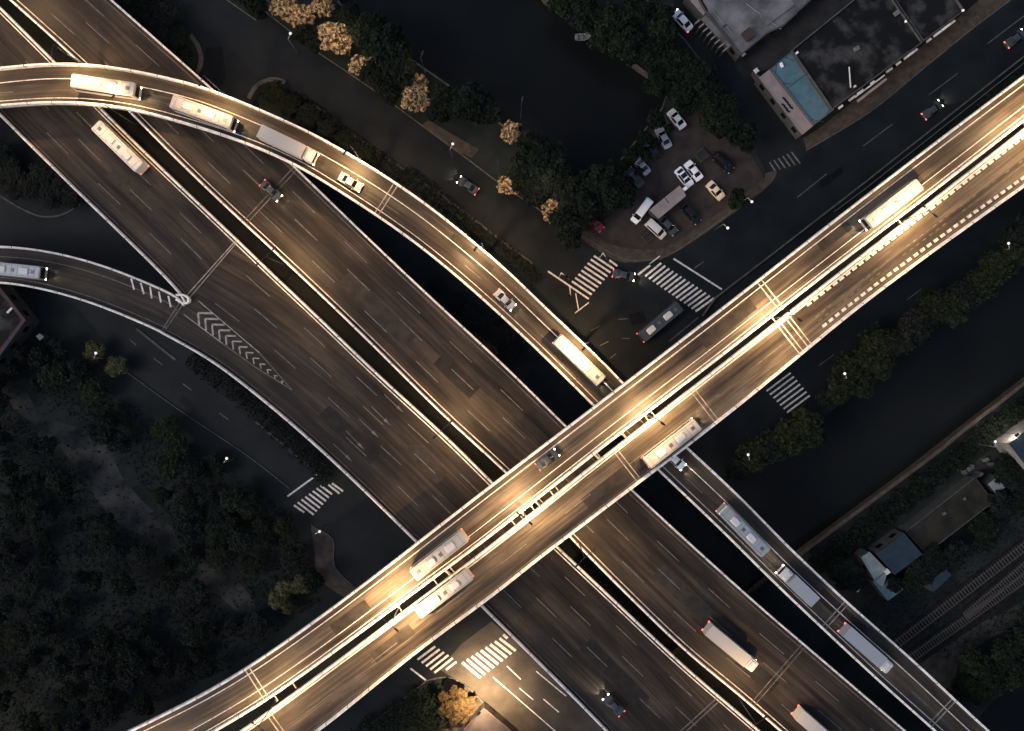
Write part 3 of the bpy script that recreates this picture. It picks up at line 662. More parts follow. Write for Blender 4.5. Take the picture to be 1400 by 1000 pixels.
# ------------------------------------------------------------------ plants
def leaf_quads(mb, c, nrm, s, rng):
    a = rng.uniform(0, 6.28); t = Vector((math.cos(a), math.sin(a), rng.uniform(-.5, .5))).normalized()
    n = (nrm*.6+Vector((rng.uniform(-1, 1), rng.uniform(-1, 1), rng.uniform(.1, 1.1)))).normalized()
    u = n.cross(t).normalized()*s; v = n.cross(u).normalized()*s*rng.uniform(.5, .9)
    mb.quad(c-u-v, c+u-v*.6, c+u*.8+v, c-u*.7+v)
def make_tree(seed, r, hgt, leaf, n=1500, name='tree', spread=1.0, ls=.26, clump=None):
    """a broad crown of leaf clumps with gaps, over a forked trunk; unit radius r metres"""
    rng = random.Random(seed)
    t = thing(name, 'prototype', 'tree')
    m = MB(); th = hgt*.55
    m.tube((0, 0, -.1), (0, 0, th), .22, .13, 8)
    blobs = []
    nb_ = rng.randint(10, 14) if clump is None else clump
    for i in range(nb_):
        a = 2.4*i+rng.uniform(-.3, .3); d = r*math.sqrt((i+.3)/nb_)*.72*spread
        br = r*(rng.uniform(.26, .42) if clump is None else rng.uniform(.13, .24))
        c = Vector((math.cos(a)*d, math.sin(a)*d, th+hgt*.28*(1-(d/r)**2)+rng.uniform(-.3, .5)))
        blobs.append((c, br)); m.tube((0, 0, th*.8), c, .09, .03, 5)
    m.build('trunk', M['trunk'], t)
    q = MB()
    per = n//nb_
    for c, br in blobs:
        for k in range(per):
            z = rng.uniform(-.35, 1); a = rng.uniform(0, 6.283); s_ = math.sqrt(max(0, 1-z*z))
            d = Vector((math.cos(a)*s_, math.sin(a)*s_, z)); rad = br*(1+.16*math.sin(a*5+z*7)+rng.gauss(0, .09)) * (rng.uniform(.55, 1) if rng.random() < .3 else 1)
            leaf_quads(q, c+Vector((d.x*rad, d.y*rad, d.z*rad*.8)), d, rng.uniform(ls*.6, ls*1.3), rng)
    q.build('crown', leaf, t)
    return t

def proto(*a, **k):
    t = make_tree(*a, **k); KIDS[t.name] = [x for x in bpy.data.objects if x.parent == t]; t['used'] = 0; return t
PR = {'a': [proto(i, 3.0, 6.5, M['leaf_a'], 2200, 'green_tree') for i in (1, 2, 3)],
      'b': [proto(i, 3.0, 6.0, M['leaf_b'], 2200, 'green_tree') for i in (4, 5)],
      'c': [proto(i, 3.0, 6.5, M['leaf_c'], 2000, 'green_tree') for i in (6, 7, 8)],
      'g': [proto(i, 3.0, 6.5, M['leaf_gold'], 2600, 'golden_tree', spread=1.2, ls=.24, clump=30) for i in (9, 10, 11)],
      'm': [proto(14, 3.0, 6.0, M['leaf_amber'], 2600, 'golden_tree', spread=1.15, ls=.24, clump=26)],
      'o': [proto(i, 3.0, 5.5, M['leaf_olive'], 1800, 'olive_tree') for i in (12, 13)]}
def plant(kind, x, y, rp, label, group=None, zs=None, sq=1.0):
    pr = random.choice(PR[kind]) if kind != 'g' else PR[kind][int(x) % 3]
    k = rp*S/3.0
    if not pr.get('used'): o = pr; pr['used'] = 1
    else: o = copy_tree(pr)
    hgt = 6.0*(zs or (.45+.55*k)); q = P(x, y, hgt*.75)
    o.location = (q.x, q.y, 0); o.rotation_euler = (0, 0, random.uniform(0, 6.28)); o.scale = (k*sq, k/sq, (zs or (.45+.55*k)))
    tag(o, label, 'tree', group)
    return o
for x, y, r_, lb in [(388,10,20,'golden lit tree at the top end of the pond road, leftmost of its row'),(412,22,18,'golden lit tree right behind the leftmost one at the top'),(441,9,17,'golden lit tree cut by the top edge beside the pond wall'),
        (458,52,26,'broad golden lit tree, largest of the row by the pond'),(497,91,20,'narrow golden lit tree between the broad one and the rounded one'),(570,112,14,'small golden lit crown just behind the rounded golden tree'),
        (568,134,22,'rounded golden lit tree on the lawn beside the pond'),(698,181,16,'small golden lit tree touching the pond wall'),(698,253,18,'small golden lit tree at the kerb opposite the streaking car'),(757,287,20,'golden lit tree nearest the car park corner')]:
    plant('g', x, y, r_*.92, lb, 'golden trees along the pond road', sq=random.uniform(.85, 1.15))
plant('m', 624, 965, 27, 'golden lit tree at the corner of the bottom crosswalk', None, .6)
for x, y, r_, lb in [(378,820,13,'small olive tree, left one of the cluster in the dark wood'),(390,806,14,'small olive tree, middle one of the cluster in the dark wood'),(411,799,14,'small olive tree, right one of the cluster in the dark wood'),(392,832,9,'smallest olive tree at the foot of the cluster in the dark wood'),
        (127,482,15,'olive tree wrapped round the white lamp by the left service road'),(158,500,15,'olive tree below the white lamp at the left service road')]:
    plant('o', x, y, r_, lb, 'olive coloured trees', .6)
gl = 'dark green tree growing on the lawn between the pond and the service road'
for x, y, r_ in [(505,42,26),(528,62,30),(545,92,27),(512,102,20),(478,20,16),(530,125,18),(612,135,20),(640,142,26),(668,152,20),(728,205,24),(745,222,32),(718,238,24),(765,245,24),(735,260,22),(790,268,30),(775,300,24),(822,252,30),(842,262,26),(805,285,20),(600,155,16),(430,55,16),(415,48,14),(352,12,16),(335,-8,16),(780,326,16)]:
    plant('a', x, y, r_, gl, 'trees between the pond and the service road')
gl = 'dark green tree between the pond and the car park'
for x, y, r_ in [(770,5,20),(800,20,24),(835,30,26),(870,15,22),(822,55,18),(858,62,26),(890,75,24),(905,45,22),(925,88,24),(950,108,26),(972,132,24),(990,150,22),(930,128,20),(900,112,20),(896,165,14),(880,190,12),(862,212,12),(843,232,16),(995,175,22),(1018,188,20),(975,165,18),(905,20,18),(858,262,12),(940,150,10),(915,176,6),(896,196,7),(884,214,7),(873,234,6)]:
    plant(random.choice('aab'), x, y, r_, gl, 'trees between the pond and the car park')
plant('a', 1008, 273, 15, 'small dark bushy tree at the street edge of the car park')
gl = 'dark tree in the narrow strip between the expressway and the pond road'
for x, y, r_ in [(165,8,20),(190,28,20),(212,45,20),(232,65,16),(250,84,16),(225,20,20),(200,0,20),(258,100,12),(245,50,16),(375,128,16),(395,142,15),(420,158,16),(445,175,14),(470,190,13),(500,210,12)]:
    plant(random.choice('ac'), x, y, r_, gl, 'trees of the strip beside the expressway', .5)
gl = 'dim tree growing in the gap between the brown carriageway and the curved ramp'
for x, y, r_ in [(640,430,16),(662,448,18),(685,462,20),(672,475,14),(620,415,14),(595,390,12),(700,482,12)]:
    plant('c', x, y, r_, gl, 'trees in the gap beside the curved ramp', .5)
gl = 'dim green tree on the lawn enclosed by the loop road at the left edge'
for x, y, r_ in [(15,235,20),(40,255,18),(70,266,20),(98,268,16),(20,262,14),(60,235,18),(90,245,18),(5,210,18),(-10,240,20)]: plant('c', x, y, r_, gl, 'trees inside the left loop road', .45)
gl = 'leafy green tree lining the canal beside the street under the high viaduct'
for x, y, r_ in [(1410,318,30),(1388,345,26),(1362,365,26),(1338,392,24),(1318,405,22),(1300,424,26),(1272,425,24),(1250,448,26),(1228,468,22),(1200,468,24),(1185,492,22),(1160,505,22),(1150,528,22),(1180,525,18),(1205,500,18),(1100,588,26),(1078,602,26),(1115,600,14),(1052,612,24),(1030,625,24),(1008,640,18),(1430,290,26),(1460,270,26),(1130,545,14)]:
    plant(random.choice('bbc'), x, y, r_, gl, 'trees lining the canal', None)
gl = 'dark tree in the yard between the canal path and the railway'
for x, y, r_ in [(1155,782,22),(1170,795,14),(1258,778,22),(1275,765,20),(1248,795,16),(1222,800,11),(1306,756,18),(1345,722,20),(1375,640,20),(1392,655,22),(1368,690,20),(1395,690,18),(1345,740,14)]:
    plant(random.choice('ac'), x, y, r_, gl, 'trees in the railway yard', .7)
gl = 'dark green tree on the river bank beyond the railway'
for x, y, r_ in [(1330,905,20),(1350,918,22),(1375,895,24),(1398,872,24),(1420,850,24),(1322,940,18),(1340,945,18),(1385,925,18),(1405,905,20),(1300,960,14),(1362,940,14)]:
    plant(random.choice('ab'), x, y, r_, gl, 'trees on the river bank')
rng = random.Random(5)
def inside(x, y, poly):
    c = False; j = len(poly)-1
    for i in range(len(poly)):
        if (poly[i][1] > y) != (poly[j][1] > y) and x < (poly[j][0]-poly[i][0])*(y-poly[i][1])/(poly[j][1]-poly[i][1])+poly[i][0]: c = not c
        j = i
    return c
wood = [(-30,440),(60,470),(110,500),(160,540),(330,655),(395,700),(425,760),(440,820),(400,850),(320,910),(230,955),(120,1010),(-30,1020)]
clear1 = [(0,520),(40,525),(110,578),(170,612),(190,660),(260,740),(235,760),(160,715),(100,640),(50,585),(0,560)]
clear2 = [(262,755),(325,785),(355,835),(430,870),(300,830),(258,790)]
spots = []
tries = 0
while len(spots) < 120 and tries < 9000:
    tries += 1; x, y = rng.uniform(-30, 445), rng.uniform(445, 1015)
    if not inside(x, y, wood) or inside(x, y, clear1) or inside(x, y, clear2): continue
    near = (x > 40 and y < 700 and abs((y-470)-(x-60)*.74) < 60)
    r_ = rng.uniform(14, 22) if near else rng.uniform(10, 20)
    if any((x-a)**2+(y-b)**2 < (.68*(r_+c))**2 for a, b, c in spots): continue
    if abs(x-395) < 34 and abs(y-815) < 30: continue
    spots.append((x, y, r_))
for x, y, r_ in spots:
    edge = inside(x, y, [(40,440),(90,440),(420,690),(400,760),(160,590),(60,500)])
    plant(rng.choice('bbac' if edge else 'acca'), x, y, r_, 'dark green tree of the dense wood filling the lower left corner', 'trees of the lower left wood', rng.uniform(.5, .9))
for g in PR.values():
    for p_ in g:
        if not p_.get('used'):
            for c in KIDS[p_.name]: bpy.data.objects.remove(c)
            bpy.data.objects.remove(p_)
        elif 'used' in p_: del p_['used']
for o in list(bpy.data.objects):
    if 'used' in o: del o['used']

def hedge(name, pts, wd, hgt, m, label, cat, dens=16, seed=1, z0=0.0, ls=.2):
    rg = random.Random(seed); q = MB(); w_ = [P(x, y, 0) for x, y in sm(pts, 4)]
    for i in range(len(w_)-1):
        a, b = w_[i], w_[i+1]; L = (b-a).length; d = (b-a).normalized(); n = Vector((-d.y, d.x, 0))
        for k in range(int(L*wd*dens)):
            t = rg.random(); o_ = rg.uniform(-1, 1); hh = hgt*(1-.35*o_*o_)*rg.uniform(.65, 1.15)
            wob = 1+.25*math.sin((a.x+a.y+t*L)*.9)
            leaf_quads(q, a+d*(t*L)+n*(o_*wd/2*wob)+Vector((0, 0, z0+hh)), Vector((0, 0, 1)), rg.uniform(ls*.7, ls*1.4), rg)
    o = q.build(name, m); return tag(o, label, cat)
hedge('hedge', [(1104,778),(1174,728),(1244,674),(1324,611),(1404,551),(1464,506)], 4.6, 1.4, M['leaf_a'], 'long clipped hedge between the canal wall and the grey path', 'hedge', 22, 2)
hedge('hedge', [(400,128),(487,196),(565,252),(640,308),(700,352),(735,385)], 2.6, 1.2, M['leaf_c'], 'dark hedge on the narrow island between the curved ramp and the pond road', 'hedge', 14, 3)
hedge('hedge', [(950,455),(1050,375),(1190,262),(1400,96)], 1.6, 1.0, M['leaf_a'], 'dark hedge hard against the high viaduct, behind the guard rail', 'hedge', 14, 4)
hedge('hedge', [(262,490),(320,530),(380,585),(430,632),(452,655)], 4.0, 1.6, M['leaf_c'], 'dark shrubs between the left service road and the expressway', 'shrubs', 14, 5)
hedge('hedge', [(490,1010),(540,980),(590,950),(600,985),(560,1010)], 6.0, 2.2, M['leaf_a'], 'dark shrubs at the bottom edge beside the golden crosswalk tree', 'shrubs', 16, 6)
hedge('hedge', [(555,235),(600,270),(650,320)], 3.4, 1.8, M['leaf_c'], 'loose dark shrubs on the island outside the curved ramp', 'shrubs', 10, 7)
# rough grass where it shows as one mass
q = MB(); rg = random.Random(9)
for i in range(26000):
    x, y = rg.uniform(-20, 440), rg.uniform(450, 1010)
    if not inside(x, y, wood): continue
    if (inside(x, y, clear1) or inside(x, y, clear2)) and rg.random() > .15: continue
    p = P(x, y, 0); leaf_quads(q, p+Vector((0, 0, rg.uniform(.05, .35))), Vector((0, 0, 1)), rg.uniform(.08, .28), rg)
o = q.build('undergrowth', M['leaf_c']); o['kind'] = 'stuff'; o['label'] = 'dark undergrowth covering the floor of the wood'; o['category'] = 'undergrowth'
q = MB()
for i in range(9000):
    x, y = rg.uniform(1180, 1420), rg.uniform(690, 900)
    if y < 1820-x*.82-60 or y > 1990-x*.82+30 or rg.random() < .3: continue
    p = P(x, y, 0); leaf_quads(q, p+Vector((0, 0, rg.uniform(.05, .25))), Vector((0, 0, 1)), rg.uniform(.06, .2), rg)
o = q.build('weeds', M['leaf_c']); o['kind'] = 'stuff'; o['label'] = 'weeds growing between the railway tracks and the sheds'; o['category'] = 'weeds'

# ------------------------------------------------------------------ vehicles
def loft(name, stations, mats, parent, smooth=True):
    """stations: (x, [(y, z) ...]) half rings from the middle of the roof down to the sill"""
    v, f = [], []; K = len(stations[0][1])
    for x, ring in stations:
        full = [(-y, z) for y, z in ring[::-1]] + [(y, z) for y, z in ring[1:]]
        v += [(x, y, z) for y, z in full]
    C = 2*K-1
    for i in range(len(stations)-1):
        for k in range(C-1): a = i*C+k; f.append((a, a+1, a+C+1, a+C))
        f.append((i*C+C-1, i*C, (i+1)*C, (i+1)*C+C-1))
    f.append(tuple(range(C))[::-1]); e = (len(stations)-1)*C; f.append(tuple(range(e, e+C)))
    return mesh(name, v, f, mats, parent, smooth=False), v, C
def panel(name, v, C, i0, i1, ks, m, parent, lift=.014):
    """one sheet of glass laid over the body grid between two stations"""
    cols = list(ks)+[ks[-1]+1]; g = [[Vector(v[i*C+k]) for k in cols] for i in range(i0, i1+1)]
    c = sum((p for r_ in g for p in r_), Vector())/(len(g)*len(cols))
    a, b = g[-1][0]-g[0][0], g[0][-1]-g[0][0]; n = a.cross(b)
    if n.length < 1e-6: n = Vector((0, 0, 1))
    n.normalize()
    if n.dot(c-Vector((c.x*.8, 0, .5))) < 0: n = -n
    vs = [c+(p-c)*.94+n*lift+Vector((0, 0, .006)) for r_ in g for p in r_]; w_ = len(cols)
    fs = [(r_*w_+k, r_*w_+k+1, (r_+1)*w_+k+1, (r_+1)*w_+k) for r_ in range(len(g)-1) for k in range(w_-1)]
    return mesh(name, vs, fs, m, parent)
def wheels(t, L, W, xs, r=.32):
    for x in xs:
        for s in (-1, 1):
            m = MB(); m.tube((x, s*(W/2-.22), r), (x, s*(W/2-.01), r), r, r, 14); o = m.build('wheel', M['rubber'], t)
            m = MB(); m.tube((x, s*(W/2-.03), r), (x, s*(W/2+.002), r), r*.6, r*.55, 12); m.build('rim', M['rim'], o)
def lights(t, L, W, z, on, fx=None):
    fx = fx or L/2
    for s in (-1, 1):
        m = MB(); m.box((fx-.10, s*(W/2-.24), z), (.26, .34, .15), s*-.35, taper=.8); m.build('headlight', M['head_on' if on else 'head_off'], t)
        m = MB(); m.box((-L/2+.05, s*(W/2-.24), z+.1), (.14, .36, .14), s*.2); m.build('tail_light', M['tail_on' if on else 'tail_off'], t)
def make_car(name, label, body, cat='car', L=4.55, W=1.86, Hh=1.46, van=False, suv=False, roof=None, on=False, z=0.0):
    t = thing(name, label, cat)
    h = L/2; w_ = W/2; b = .92 if not suv else 1.0; rw = w_*.70
    if van: xs = [-h, -h+.12, -h+.35, -h+.6, h-1.45, h-.75, h-.25, h-.05]; kind = 'van'
    def ring(wd, zt, rwd, belt, base=.22):
        return [(0, zt+.02 if zt > belt+.05 else zt), (rwd*.6, zt), (rwd, zt-.05 if zt > belt+.05 else zt-.01), (wd*.97, belt-.02), (wd, belt-.22), (wd*.98, base)]
    if van:
        Z = Hh; S_ = [(-h, w_*.90, .9, w_*.75), (-h+.10, w_, Z-.25, w_*.84), (-h+.45, w_, Z, w_*.86), (h-1.75, w_, Z, w_*.86), (h-1.45, w_, Z-.08, w_*.84), (h-.72, w_*.98, 1.12, w_*.80), (h-.2, w_*.93, .95, w_*.78), (h, w_*.80, .75, w_*.66)]
        bt = 1.12
    else:
        tl = .62 if suv else 1.05
        S_ = [(-h, w_*.78, b-.12, w_*.6), (-h+.14, w_*.92, b-.02, w_*.72), (-h+tl*.75, w_*.98, b+.02, w_*.74), (-h+tl+.55, w_, Hh-.06, rw), (-h+tl+.9, w_, Hh, rw), (h-2.05, w_, Hh-.01, rw), (h-1.75, w_, Hh-.09, rw*.99), (h-1.05, w_, b+.02, w_*.80), (h-.55, w_*.97, b-.04, w_*.76), (h-.16, w_*.90, b-.14, w_*.68), (h, w_*.72, b-.30, w_*.55)]
        bt = b
    st = [(x, ring(wd, zt, rr, min(bt, zt+.001))) for x, wd, zt, rr in S_]
    bo, v, C = loft('body', st, [body], t)
    top = [3, 4, 5, 6]                      # ring quads across the roof
    if van:
        panel('windscreen', v, C, 4, 5, [3, 4, 5, 6], M['glass'], t); panel('rear_window', v, C, 0, 1, [3, 4, 5, 6], M['glass'], t)
        panel('side_window', v, C, 2, 5, [2], M['glass'], t); panel('side_window', v, C, 2, 5, [7], M['glass'], t)
    else:
        panel('windscreen', v, C, 6, 7, top, M['glass'], t); panel('rear_window', v, C, 2, 3, top, M['glass'], t)
        panel('side_window', v, C, 3, 7, [2], M['glass'], t); panel('side_window', v, C, 3, 7, [7], M['glass'], t)
        if roof: panel('sunroof', v, C, 4, 5, [4, 5] if roof == 1 else top, M['glass'], t)
    wheels(t, L, W, (-h+.85, h-.88)); lights(t, L, W, .66, on)
    for s in (-1, 1):
        m = MB(); m.box((h-1.35 if not van else h-1.0, s*(w_+.09), bt+.02), (.16, .2, .14), taper=.8); m.build('wing_mirror', body, t)
    return t
def rbox(mb, c, size, r=.25, m=0, taper=.94):
    """box with cut corners in plan and a slightly narrower top"""
    x, y, z = size[0]/2, size[1]/2, size[2]/2; n = len(mb.v); c = Vector(c)
    pl = [(-x+r, -y), (x-r, -y), (x, -y+r), (x, y-r), (x-r, y), (-x+r, y), (-x, y-r), (-x, -y+r)]
    for zz, k in ((-z, 1), (z-.18, 1), (z, taper)): mb.v += [c+Vector((a*k if k == 1 else a-math.copysign(.12, a), b*1 if k == 1 else b-math.copysign(.12, b), zz)) for a, b in pl]
    for l in (0, 8):
        for i in range(8): j = (i+1) % 8; mb.f.append((n+l+i, n+l+j, n+l+8+j, n+l+8+i)); mb.m.append(m)
    mb.f.append(tuple(n+i for i in range(8))[::-1]); mb.m.append(m); mb.f.append(tuple(n+16+i for i in range(8))); mb.m.append(m)
def make_bus(name, label, body, L=11.8, W=2.5, on=True):
    t = thing(name, label, 'coach'); h = L/2
    m = MB(); rbox(m, (0, 0, 1.75), (L, W, 2.7), .22); m.build('body', body, t)
    m = MB(); m.box((h-.02, 0, 1.95), (.12, W-.35, 1.3)); m.build('windscreen', M['glass'], t)
    for s in (-1, 1):
        m = MB(); m.box((-.2, s*(W/2), 2.1), (L-1.4, .03, .85)); m.build('side_window', M['glass'], t)
    for x in (-2.6, 1.8):
        m = MB(); rbox(m, (x, 0, 3.22), (1.9, 1.3, .28), .2); m.build('roof_unit', M['offwhite'], t)
    for x in (-.4, h-1.3): m = MB(); m.box((x, 0, 3.13), (.7, .7, .1), taper=.8); m.build('roof_hatch', M['metal'], t)
    m = MB()
    for k in range(8): m.box((-h+.9+k*(L-1.8)/7, 0, 3.105), (.05, W-.5, .03))
    for s in (-1, 1): m.box((0, s*(W/2-.3), 3.107), (L-.8, .06, .03))
    m.build('roof_seam', M['metal'], t)
    wheels(t, L, W, (-h+2.6, h-2.4), .48); lights(t, L, W, .75, on, h+.04)
    return t
def make_truck(name, label, body, cab, L=9.4, W=2.45, on=True):
    t = thing(name, label, 'lorry'); h = L/2
    m = MB(); m.box((h-3.0-(L-2.6)/2+.65, 0, 2.1), (L-2.3, W, 2.5)); m.build('cargo_box', body, t)
    m = MB(); m.box((0, 0, .72), (L-.3, .9, .25)); m.build('chassis', M['pole'], t)
    m = MB(); rbox(m, (h-1.0, 0, 1.65), (1.9, W-.15, 2.2), .25); c = m.build('cab', cab, t)
    m = MB(); m.box((h-.03, 0, 2.05), (.1, W-.5, .75)); m.build('windscreen', M['glass'], c)
    m = MB(); m.box((h-1.1, 0, 2.86), (.9, W-.7, .22), taper=.8); m.build('wind_deflector', cab, c)
    wheels(t, L, W, (-h+1.5, -h+2.6, h-1.1), .46); lights(t, L, W, .8, on)
    return t
def head_beams(t, L, e, z=.7, color=(1, .82, .58)):
    if e <= 0: return
    for s in (-1, 1): add_light('SPOT', t, (L/2+.25, s*.65, z), e*5, color, .08, 70, 'headlight_beam', (R(78), 0, R(-90)), .8)
def put(t, px, ang, z=0.0):
    p = P(px[0], px[1], z+1.2); t.location = (p.x, p.y, z+.02); t.rotation_euler = (0, 0, ang); return t
def ang_px(a, b, z=0): d = P(*b, z)-P(*a, z); return math.atan2(d.y, d.x)
# parked cars
for i, (x, y, a, b, kind, body, kw, lb) in enumerate([
    (936,242,(927,231),(947,256),'car','white',dict(roof=2, suv=True),'white parked car with a black glass roof, left one of the white pair'),
    (949,233,(958,245),(940,222),'car','white',dict(),'white parked saloon with a white roof, right one of the white pair'),
    (979,260,(970,250),(989,271),'car','cream',dict(L=4.3),'cream yellow car parked alone in the middle of the lot'),
    (989,221,(975,208),(1002,234),'car','black',dict(L=5.0, suv=True, Hh=1.75),'black parked car beside the square planter, nearest the street'),
    (945,291,(934,276),(958,304),'car','black',dict(L=4.9, suv=True, Hh=1.75),'black parked car below the pink roofed cabin'),
    (914,308,(905,299),(923,317),'car','graycar',dict(L=4.4, suv=True),'dark grey car parked between the cabin and a white pickup'),
    (897,313,(886,303),(908,323),'van','offwhite',dict(L=4.7, W=1.8, Hh=1.9, van=True),'white short van parked between the small planter and the grey car'),
    (878,288,(888,273),(866,302),'van','white',dict(L=5.6, W=1.85, Hh=2.0, van=True),'long white van parked askew left of the pink roofed cabin'),
    (814,305,(807,299),(821,312),'car','red',dict(L=3.9, W=1.7),'dark red car half under the trees at the car park corner'),
    (926,162,(934,172),(918,152),'car','white',dict(),'white car half hidden by branches at the top of the car park'),
    (908,188,(913,198),(902,177),'car','silver',dict(),'silver car with a dark roof under the trees at the top of the lot'),
    (891,202,(898,212),(884,192),'car','black',dict(),'black car under the trees beside the silver one'),
    (878,226,(886,236),(870,216),'car','silver',dict(L=4.2),'silver small car under the trees by the pond wall'),
    (869,242,(877,252),(861,232),'car','graycar',dict(),'grey car under the trees, lowest of those by the pond wall')]):
    t = make_car('parked_van' if kind == 'van' else 'parked_car', lb, M[body], kind, **kw); t['group'] = 'vehicles in the car park'; put(t, (x, y), ang_px(a, b), .012)
t = make_car('car', 'white saloon with its headlights lit on the narrow street by the pergola', M['white'], on=True, L=5.0); put(t, (934,27), ang_px((945,39),(922,13))); head_beams(t, 5.0, 35)
# vehicles on the move
def moving(kind, st, px, rev, label, body='pearl', beam=0, z=None, **kw):
    if st is not None:
        u, o_ = st.where(*px); p = st.pt(u, max(o_, 1.0)); a = st.heading(u)+(math.pi if rev else 0)
    else:
        a = ang_px(*rev); p = P(*px, 0)
    on = True
    if kind == 'coach': t = make_bus('coach', label, M[body], on=on, **kw); L = kw.get('L', 11.8)
    elif kind == 'lorry': t = make_truck('lorry', label, M[body], M['offwhite'], on=on, **kw); L = kw.get('L', 9.4)
    else: t = make_car('car', label, M[body], on=on, **kw); L = 4.55
    t.location = p+Vector((0, 0, .012)); t.rotation_euler = (0, 0, a)
    if st is R1:
        s = (st.pt(min(u+2, st.len), .5).z-st.pt(max(u-2, 0), .5).z)/4; t.rotation_euler = Matrix.Rotation(a, 3, 'Z').to_euler() if abs(s) < .002 else (Matrix.Rotation(a, 3, 'Z') @ Matrix.Rotation((1 if rev else -1)*math.atan(s), 3, 'Y')).to_euler()
    head_beams(t, L, beam); t['group'] = 'vehicles driving on the roads'
    return t
moving('coach', R1, (152,124), False, 'white coach on the curved ramp, first from the left edge', beam=60)
moving('coach', R1, (284,160), False, 'white coach on the curved ramp just past the expressway gap', beam=60)
moving('lorry', R1, (398,203), False, 'white box lorry on the curved ramp, third from the left', 'pearl', 60, L=11)
moving('car', R1, (480,250), False, 'pale car on the curved ramp before its joint', 'cream', 60)
moving('car', R1, (690,410), False, 'pale car on the curved ramp beside the traffic island', 'silver', 50)
moving('coach', R1, (790,492), False, 'white coach on the curved ramp about to pass beneath the viaduct', beam=60)
moving('car', R1, (922,628), False, 'pale car emerging on the ramp from beneath the viaduct', 'white', 90)
moving('coach', R1, (1012,722), False, 'pale grey coach on the dark ramp beyond the viaduct', 'silver', 30)
moving('lorry', R1, (1085,797), True, 'grey box lorry with lit tail lamps on the dark ramp beyond the viaduct', 'silver', 25, L=8.5)
moving('lorry', R1, (1178,882), False, 'long grey lorry on the dark ramp nearest the railway', 'silver', 25, L=11.5)
moving('coach', B1, (1212,283), True, 'white coach on the high viaduct beside the guard rail', beam=80)
moving('car', B1, (748,628), False, 'car with red tail lamps on the high viaduct above the expressway', 'graycar', 60)
moving('coach', B1, (602,755), True, 'white coach on the high viaduct near the brightest pool of light', beam=80)
moving('coach', B2, (915,605), False, 'white coach on the high viaduct over the end of the curved ramp', beam=60)
moving('coach', B2, (608,806), True, 'white coach right in the brightest pool of light on the high viaduct', beam=80)
moving('coach', AL1, (166,200), True, 'pale coach on the lower expressway just below the curved ramp', 'offwhite', 60)
moving('car', AL2, (838,962), True, 'car with bright headlights on the dark carriageway at the bottom', 'graycar', 120)
moving('lorry', AR, (995,880), False, 'long pale lorry on the brown carriageway below the viaduct', 'pearl', 50, L=12)
moving('car', AR, (372,262), False, 'car with red tail lamps on the brown carriageway inside the curved ramp', 'graycar', 50)
moving('lorry', AR, (1108,988), False, 'pale lorry on the brown carriageway cut by the bottom edge', 'pearl', 40, L=9)
moving('coach', R2, (32,372), False, 'pale coach on the dark slip road at the left edge', 'silver', 25, L=9.5)
moving('car', None, (640,255), ((685,285),(613,235)), 'dark car with bright headlights on the pond road', 'graycar', 110)
moving('car', None, (1272,152), ((1240,178),(1298,131)), 'dark car with bright lamps on the street below the dark roofed building', 'graycar', 110)
moving('car', None, (1385,55), ((1355,72),(1400,38)), 'dark car near the right edge on the street beside the viaduct', 'graycar', 70)
moving('car', None, (852,377), ((830,372),(871,380)), 'dark car turning between the two crosswalks by the car park', 'graycar', 90)
moving('coach', None, (900,441), ((870,465),(930,415)), 'dim grey coach waiting under the viaduct edge at the crossing', 'graycar', 0, L=10)

# ------------------------------------------------------------------ buildings
def block(name, pts, h, roof, wall, label, cat='building', lip=.35, lipm=None, z0=0.0, lipw=.3, windows=True, th=.25):
    q = [P(x, y, h) for x, y in pts]
    if sum((q[i].x*q[(i+1) % len(q)].y-q[(i+1) % len(q)].x*q[i].y) for i in range(len(q))) < 0: q = q[::-1]
    n = len(q); t = thing(name, label, cat)
    mb = MB()
    for i in range(n):
        a, b = q[i], q[(i+1) % n]; mb.quad(Vector((a.x, a.y, z0-.05)), Vector((b.x, b.y, z0-.05)), Vector((b.x, b.y, h-th)), Vector((a.x, a.y, h-th)))
    wl = mb.build('wall', M[wall], t)
    v = [Vector((p.x, p.y, h-th)) for p in q]+[Vector((p.x, p.y, h)) for p in q]
    f = [tuple(range(n))[::-1], tuple(range(n, 2*n))]+[(i, (i+1) % n, n+(i+1) % n, n+i) for i in range(n)]
    mesh('roof', v, f, M[roof], t)
    if lip:
        loop = [Vector((p.x, p.y, 0)) for p in q]+[Vector((q[0].x, q[0].y, 0))]
        ribbon('roof_edge', loop, lipw, lip, M[lipm or wall], h-.02, t)
    if windows and h > 3:
        c = sum(q, Vector())/n
        for i in range(n):
            a, b = q[i], q[(i+1) % n]; L = (b-a).length; d = (b-a).normalized(); nn = Vector((d.y, -d.x, 0))
            k = min(int(L/3.2), 9)
            for j in range(k):
                p = a+d*(L*(j+.5)/k)
                m = MB(); m.box((p.x+nn.x*.02, p.y+nn.y*.02, h*.55), (1.3, .12, 1.3), math.atan2(d.y, d.x)); m.build('window', M['glass'], t)
    return t
def roof_item(parent, name, x, y, z, size, rz, m, taper=1.0):
    p = P(x, y, z); mb = MB(); mb.box((p.x, p.y, z+size[2]/2), size, rz, taper=taper); return mb.build(name, M[m], parent)
def bar_on(parent, name, a, b, z, r, m):
    mb = MB(); mb.tube(P(*a, z), P(*b, z), r, r, 6); return mb.build(name, M[m], parent)
NE = math.atan2(75, 100)                     # the street's heading, up to the right
t = block('building', [(966,19),(1012,76),(1048,46),(1070,36),(1108,0),(1180,-70),(1080,-150),(960,-30),(950,-8)], 3.4, 'roof_conc', 'wall', 'building with a pale stained concrete roof at the top', lip=.4)
mb = MB(); p = P(1022,49,3.4); mb.box((p.x, p.y, 3.9), (2.0, 2.0, 1.0), R(38)); mb.build('roof_hatch', M['roof_red'], t)
